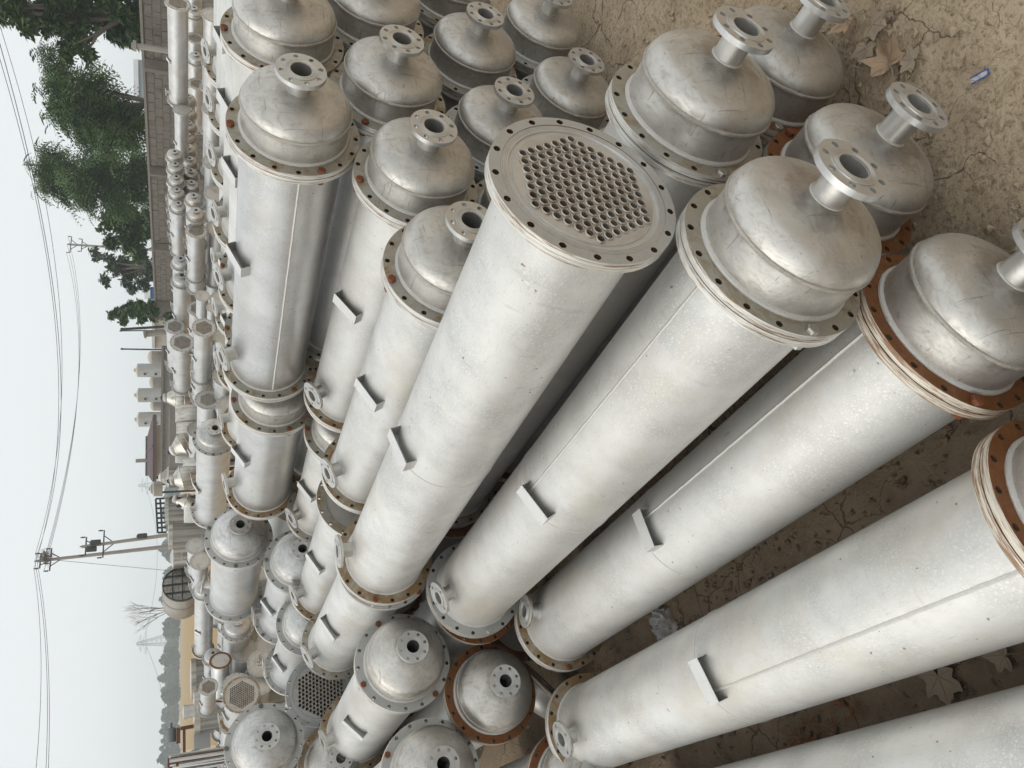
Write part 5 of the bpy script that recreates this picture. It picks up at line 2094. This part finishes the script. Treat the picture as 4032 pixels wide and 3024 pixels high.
p1, tip1, top1 = pole('tall concrete utility pole carrying a bird nest and wires', 668, 2146, 148, 2209, 46, .125, [(.985, .42, 3), (.93, .62, 4)], nest=True)
p2, tip2, top2 = pole('shorter dark-topped pole leaning in front of the tall one', 655, 2096, 322, 2153, 44, .12, [(.97, .5, 3), (.84, .75, 2)], extra=[(.9, 1), (.93, -1), (.55, 1)])
p3, tip3, top3 = pole('thin distant pole behind the feathery trees', 620, 985, 268, 962, 70, .13, [(.98, .9, 3), (.9, .7, 2)])


def wire(label, a, b, sag, r, group):
    pts = []
    for i in range(33):
        u = i / 32
        p = a.lerp(b, u)
        pts.append(p - Vector((0, 0, sag * 4 * u * (1 - u))))
    m_ = MB()
    m_.tube(pts, r, 5)
    tag(obj('power_wire', m_, MAT['wire']), label, 'wire', group)


GWIRE = 'overhead wires'
for k, (De, xe, sg) in enumerate(((28, -325, 2.0), (22, -275, 1.7), (34, -300, 2.3))):
    wire('%s wire sagging from the tall pole over the trees' % ('upper', 'middle', 'lower')[k], tip1[k], at(xe, -700, De), sg, .010, GWIRE)
for k in range(3):
    wire('%s wire from the nest crossarm to the thin distant pole' % ('first', 'second', 'third')[k], tip1[3 + k], tip3[k], 1.2, .011, GWIRE)
for k in range(3):
    e = at(110 + 12 * k + (40 if k else 0), 3300, 34)
    wire('%s wire leaving the tall pole towards the lower frame edge' % ('upper', 'middle', 'lower')[k], tip1[k], e, .35, .010, GWIRE)
wire('thin stay cable slanting down from the tall pole', at(215, 2205, 46), gz(at(680, 2275, 48)), .0, .012, GWIRE)


def pylon(label, xb, yb, xt, yt, D, w):
    foot, top = gz(at(xb, yb, D)), at(xt, yt, D)
    h = top.z - foot.z
    t = thing('lattice_pylon', label, 'pylon', loc=foot)
    b = MB()
    lv = 9
    prev = None
    for i in range(lv + 1):
        z = h * i / lv
        r = w * (1 - .86 * (i / lv) ** .8)
        ring = [Vector((r * sx, r * sy, z)) for sx, sy in ((-1, -1), (1, -1), (1, 1), (-1, 1))]
        if prev:
            for k in range(4):
                b.bar(prev[k], ring[k], .28)
                b.bar(prev[k], ring[(k + 1) % 4], .16)
                b.bar(ring[k], ring[(k + 1) % 4], .16)
        prev = ring
    obj('tower', b, MAT['silo'], parent=t)
    for f in (.78, .9):
        a = MB()
        hw = w * (1.7 if f < .85 else 1.2)
        a.bar(Vector((-hw, 0, h * f)), Vector((hw, 0, h * f)), .3)
        a.bar(Vector((-hw, 0, h * f)), Vector((0, 0, h * f + 1.6)), .18)
        a.bar(Vector((hw, 0, h * f)), Vector((0, 0, h * f + 1.6)), .18)
        obj('crossarm', a, MAT['silo'], parent=t)
    return foot, top


f1, t1 = pylon('faint lattice pylon rising from the hazy wood above the field', 690, 2515, 538, 2525, 430, 3.4)
f2, t2 = pylon('fainter lattice pylon in the haze beyond the pale green tank', 690, 1905, 545, 1897, 520, 3.6)
wire('faint high-voltage line between the two hazy pylons', t1 - Vector((0, 0, 3)), t2 - Vector((0, 0, 3)), 7, .09, 'high-voltage lines in the haze')
wire('faint high-voltage line leaving the nearer pylon to the side', t1 - Vector((0, 0, 3)), at(640, 3300, 330), 6, .09, 'high-voltage lines in the haze')

# ------------------------------------------------------------------ haze
def haze():
    b = MB()
    b.box((0, 0, 13.2), (930, 930, 14.8))
    t = bpy.data.materials.new('haze air')
    t.use_nodes = True
    n = t.node_tree
    for nd in list(n.nodes):
        if nd.type != 'OUTPUT_MATERIAL':
            n.nodes.remove(nd)
    v = n.nodes.new('ShaderNodeVolumePrincipled')
    v.inputs['Color'].default_value = (.84, .94, 1.0, 1)
    v.inputs['Density'].default_value = .0014
    v.inputs['Anisotropy'].default_value = 0.0
    n.links.new(v.outputs['Volume'], n.nodes['Material Output'].inputs['Volume'])
    o = obj('haze', b.mesh('haze', 0), t, kind='stuff')
    return tag(o, 'pale air haze over the whole yard and the fields', 'haze')


haze()
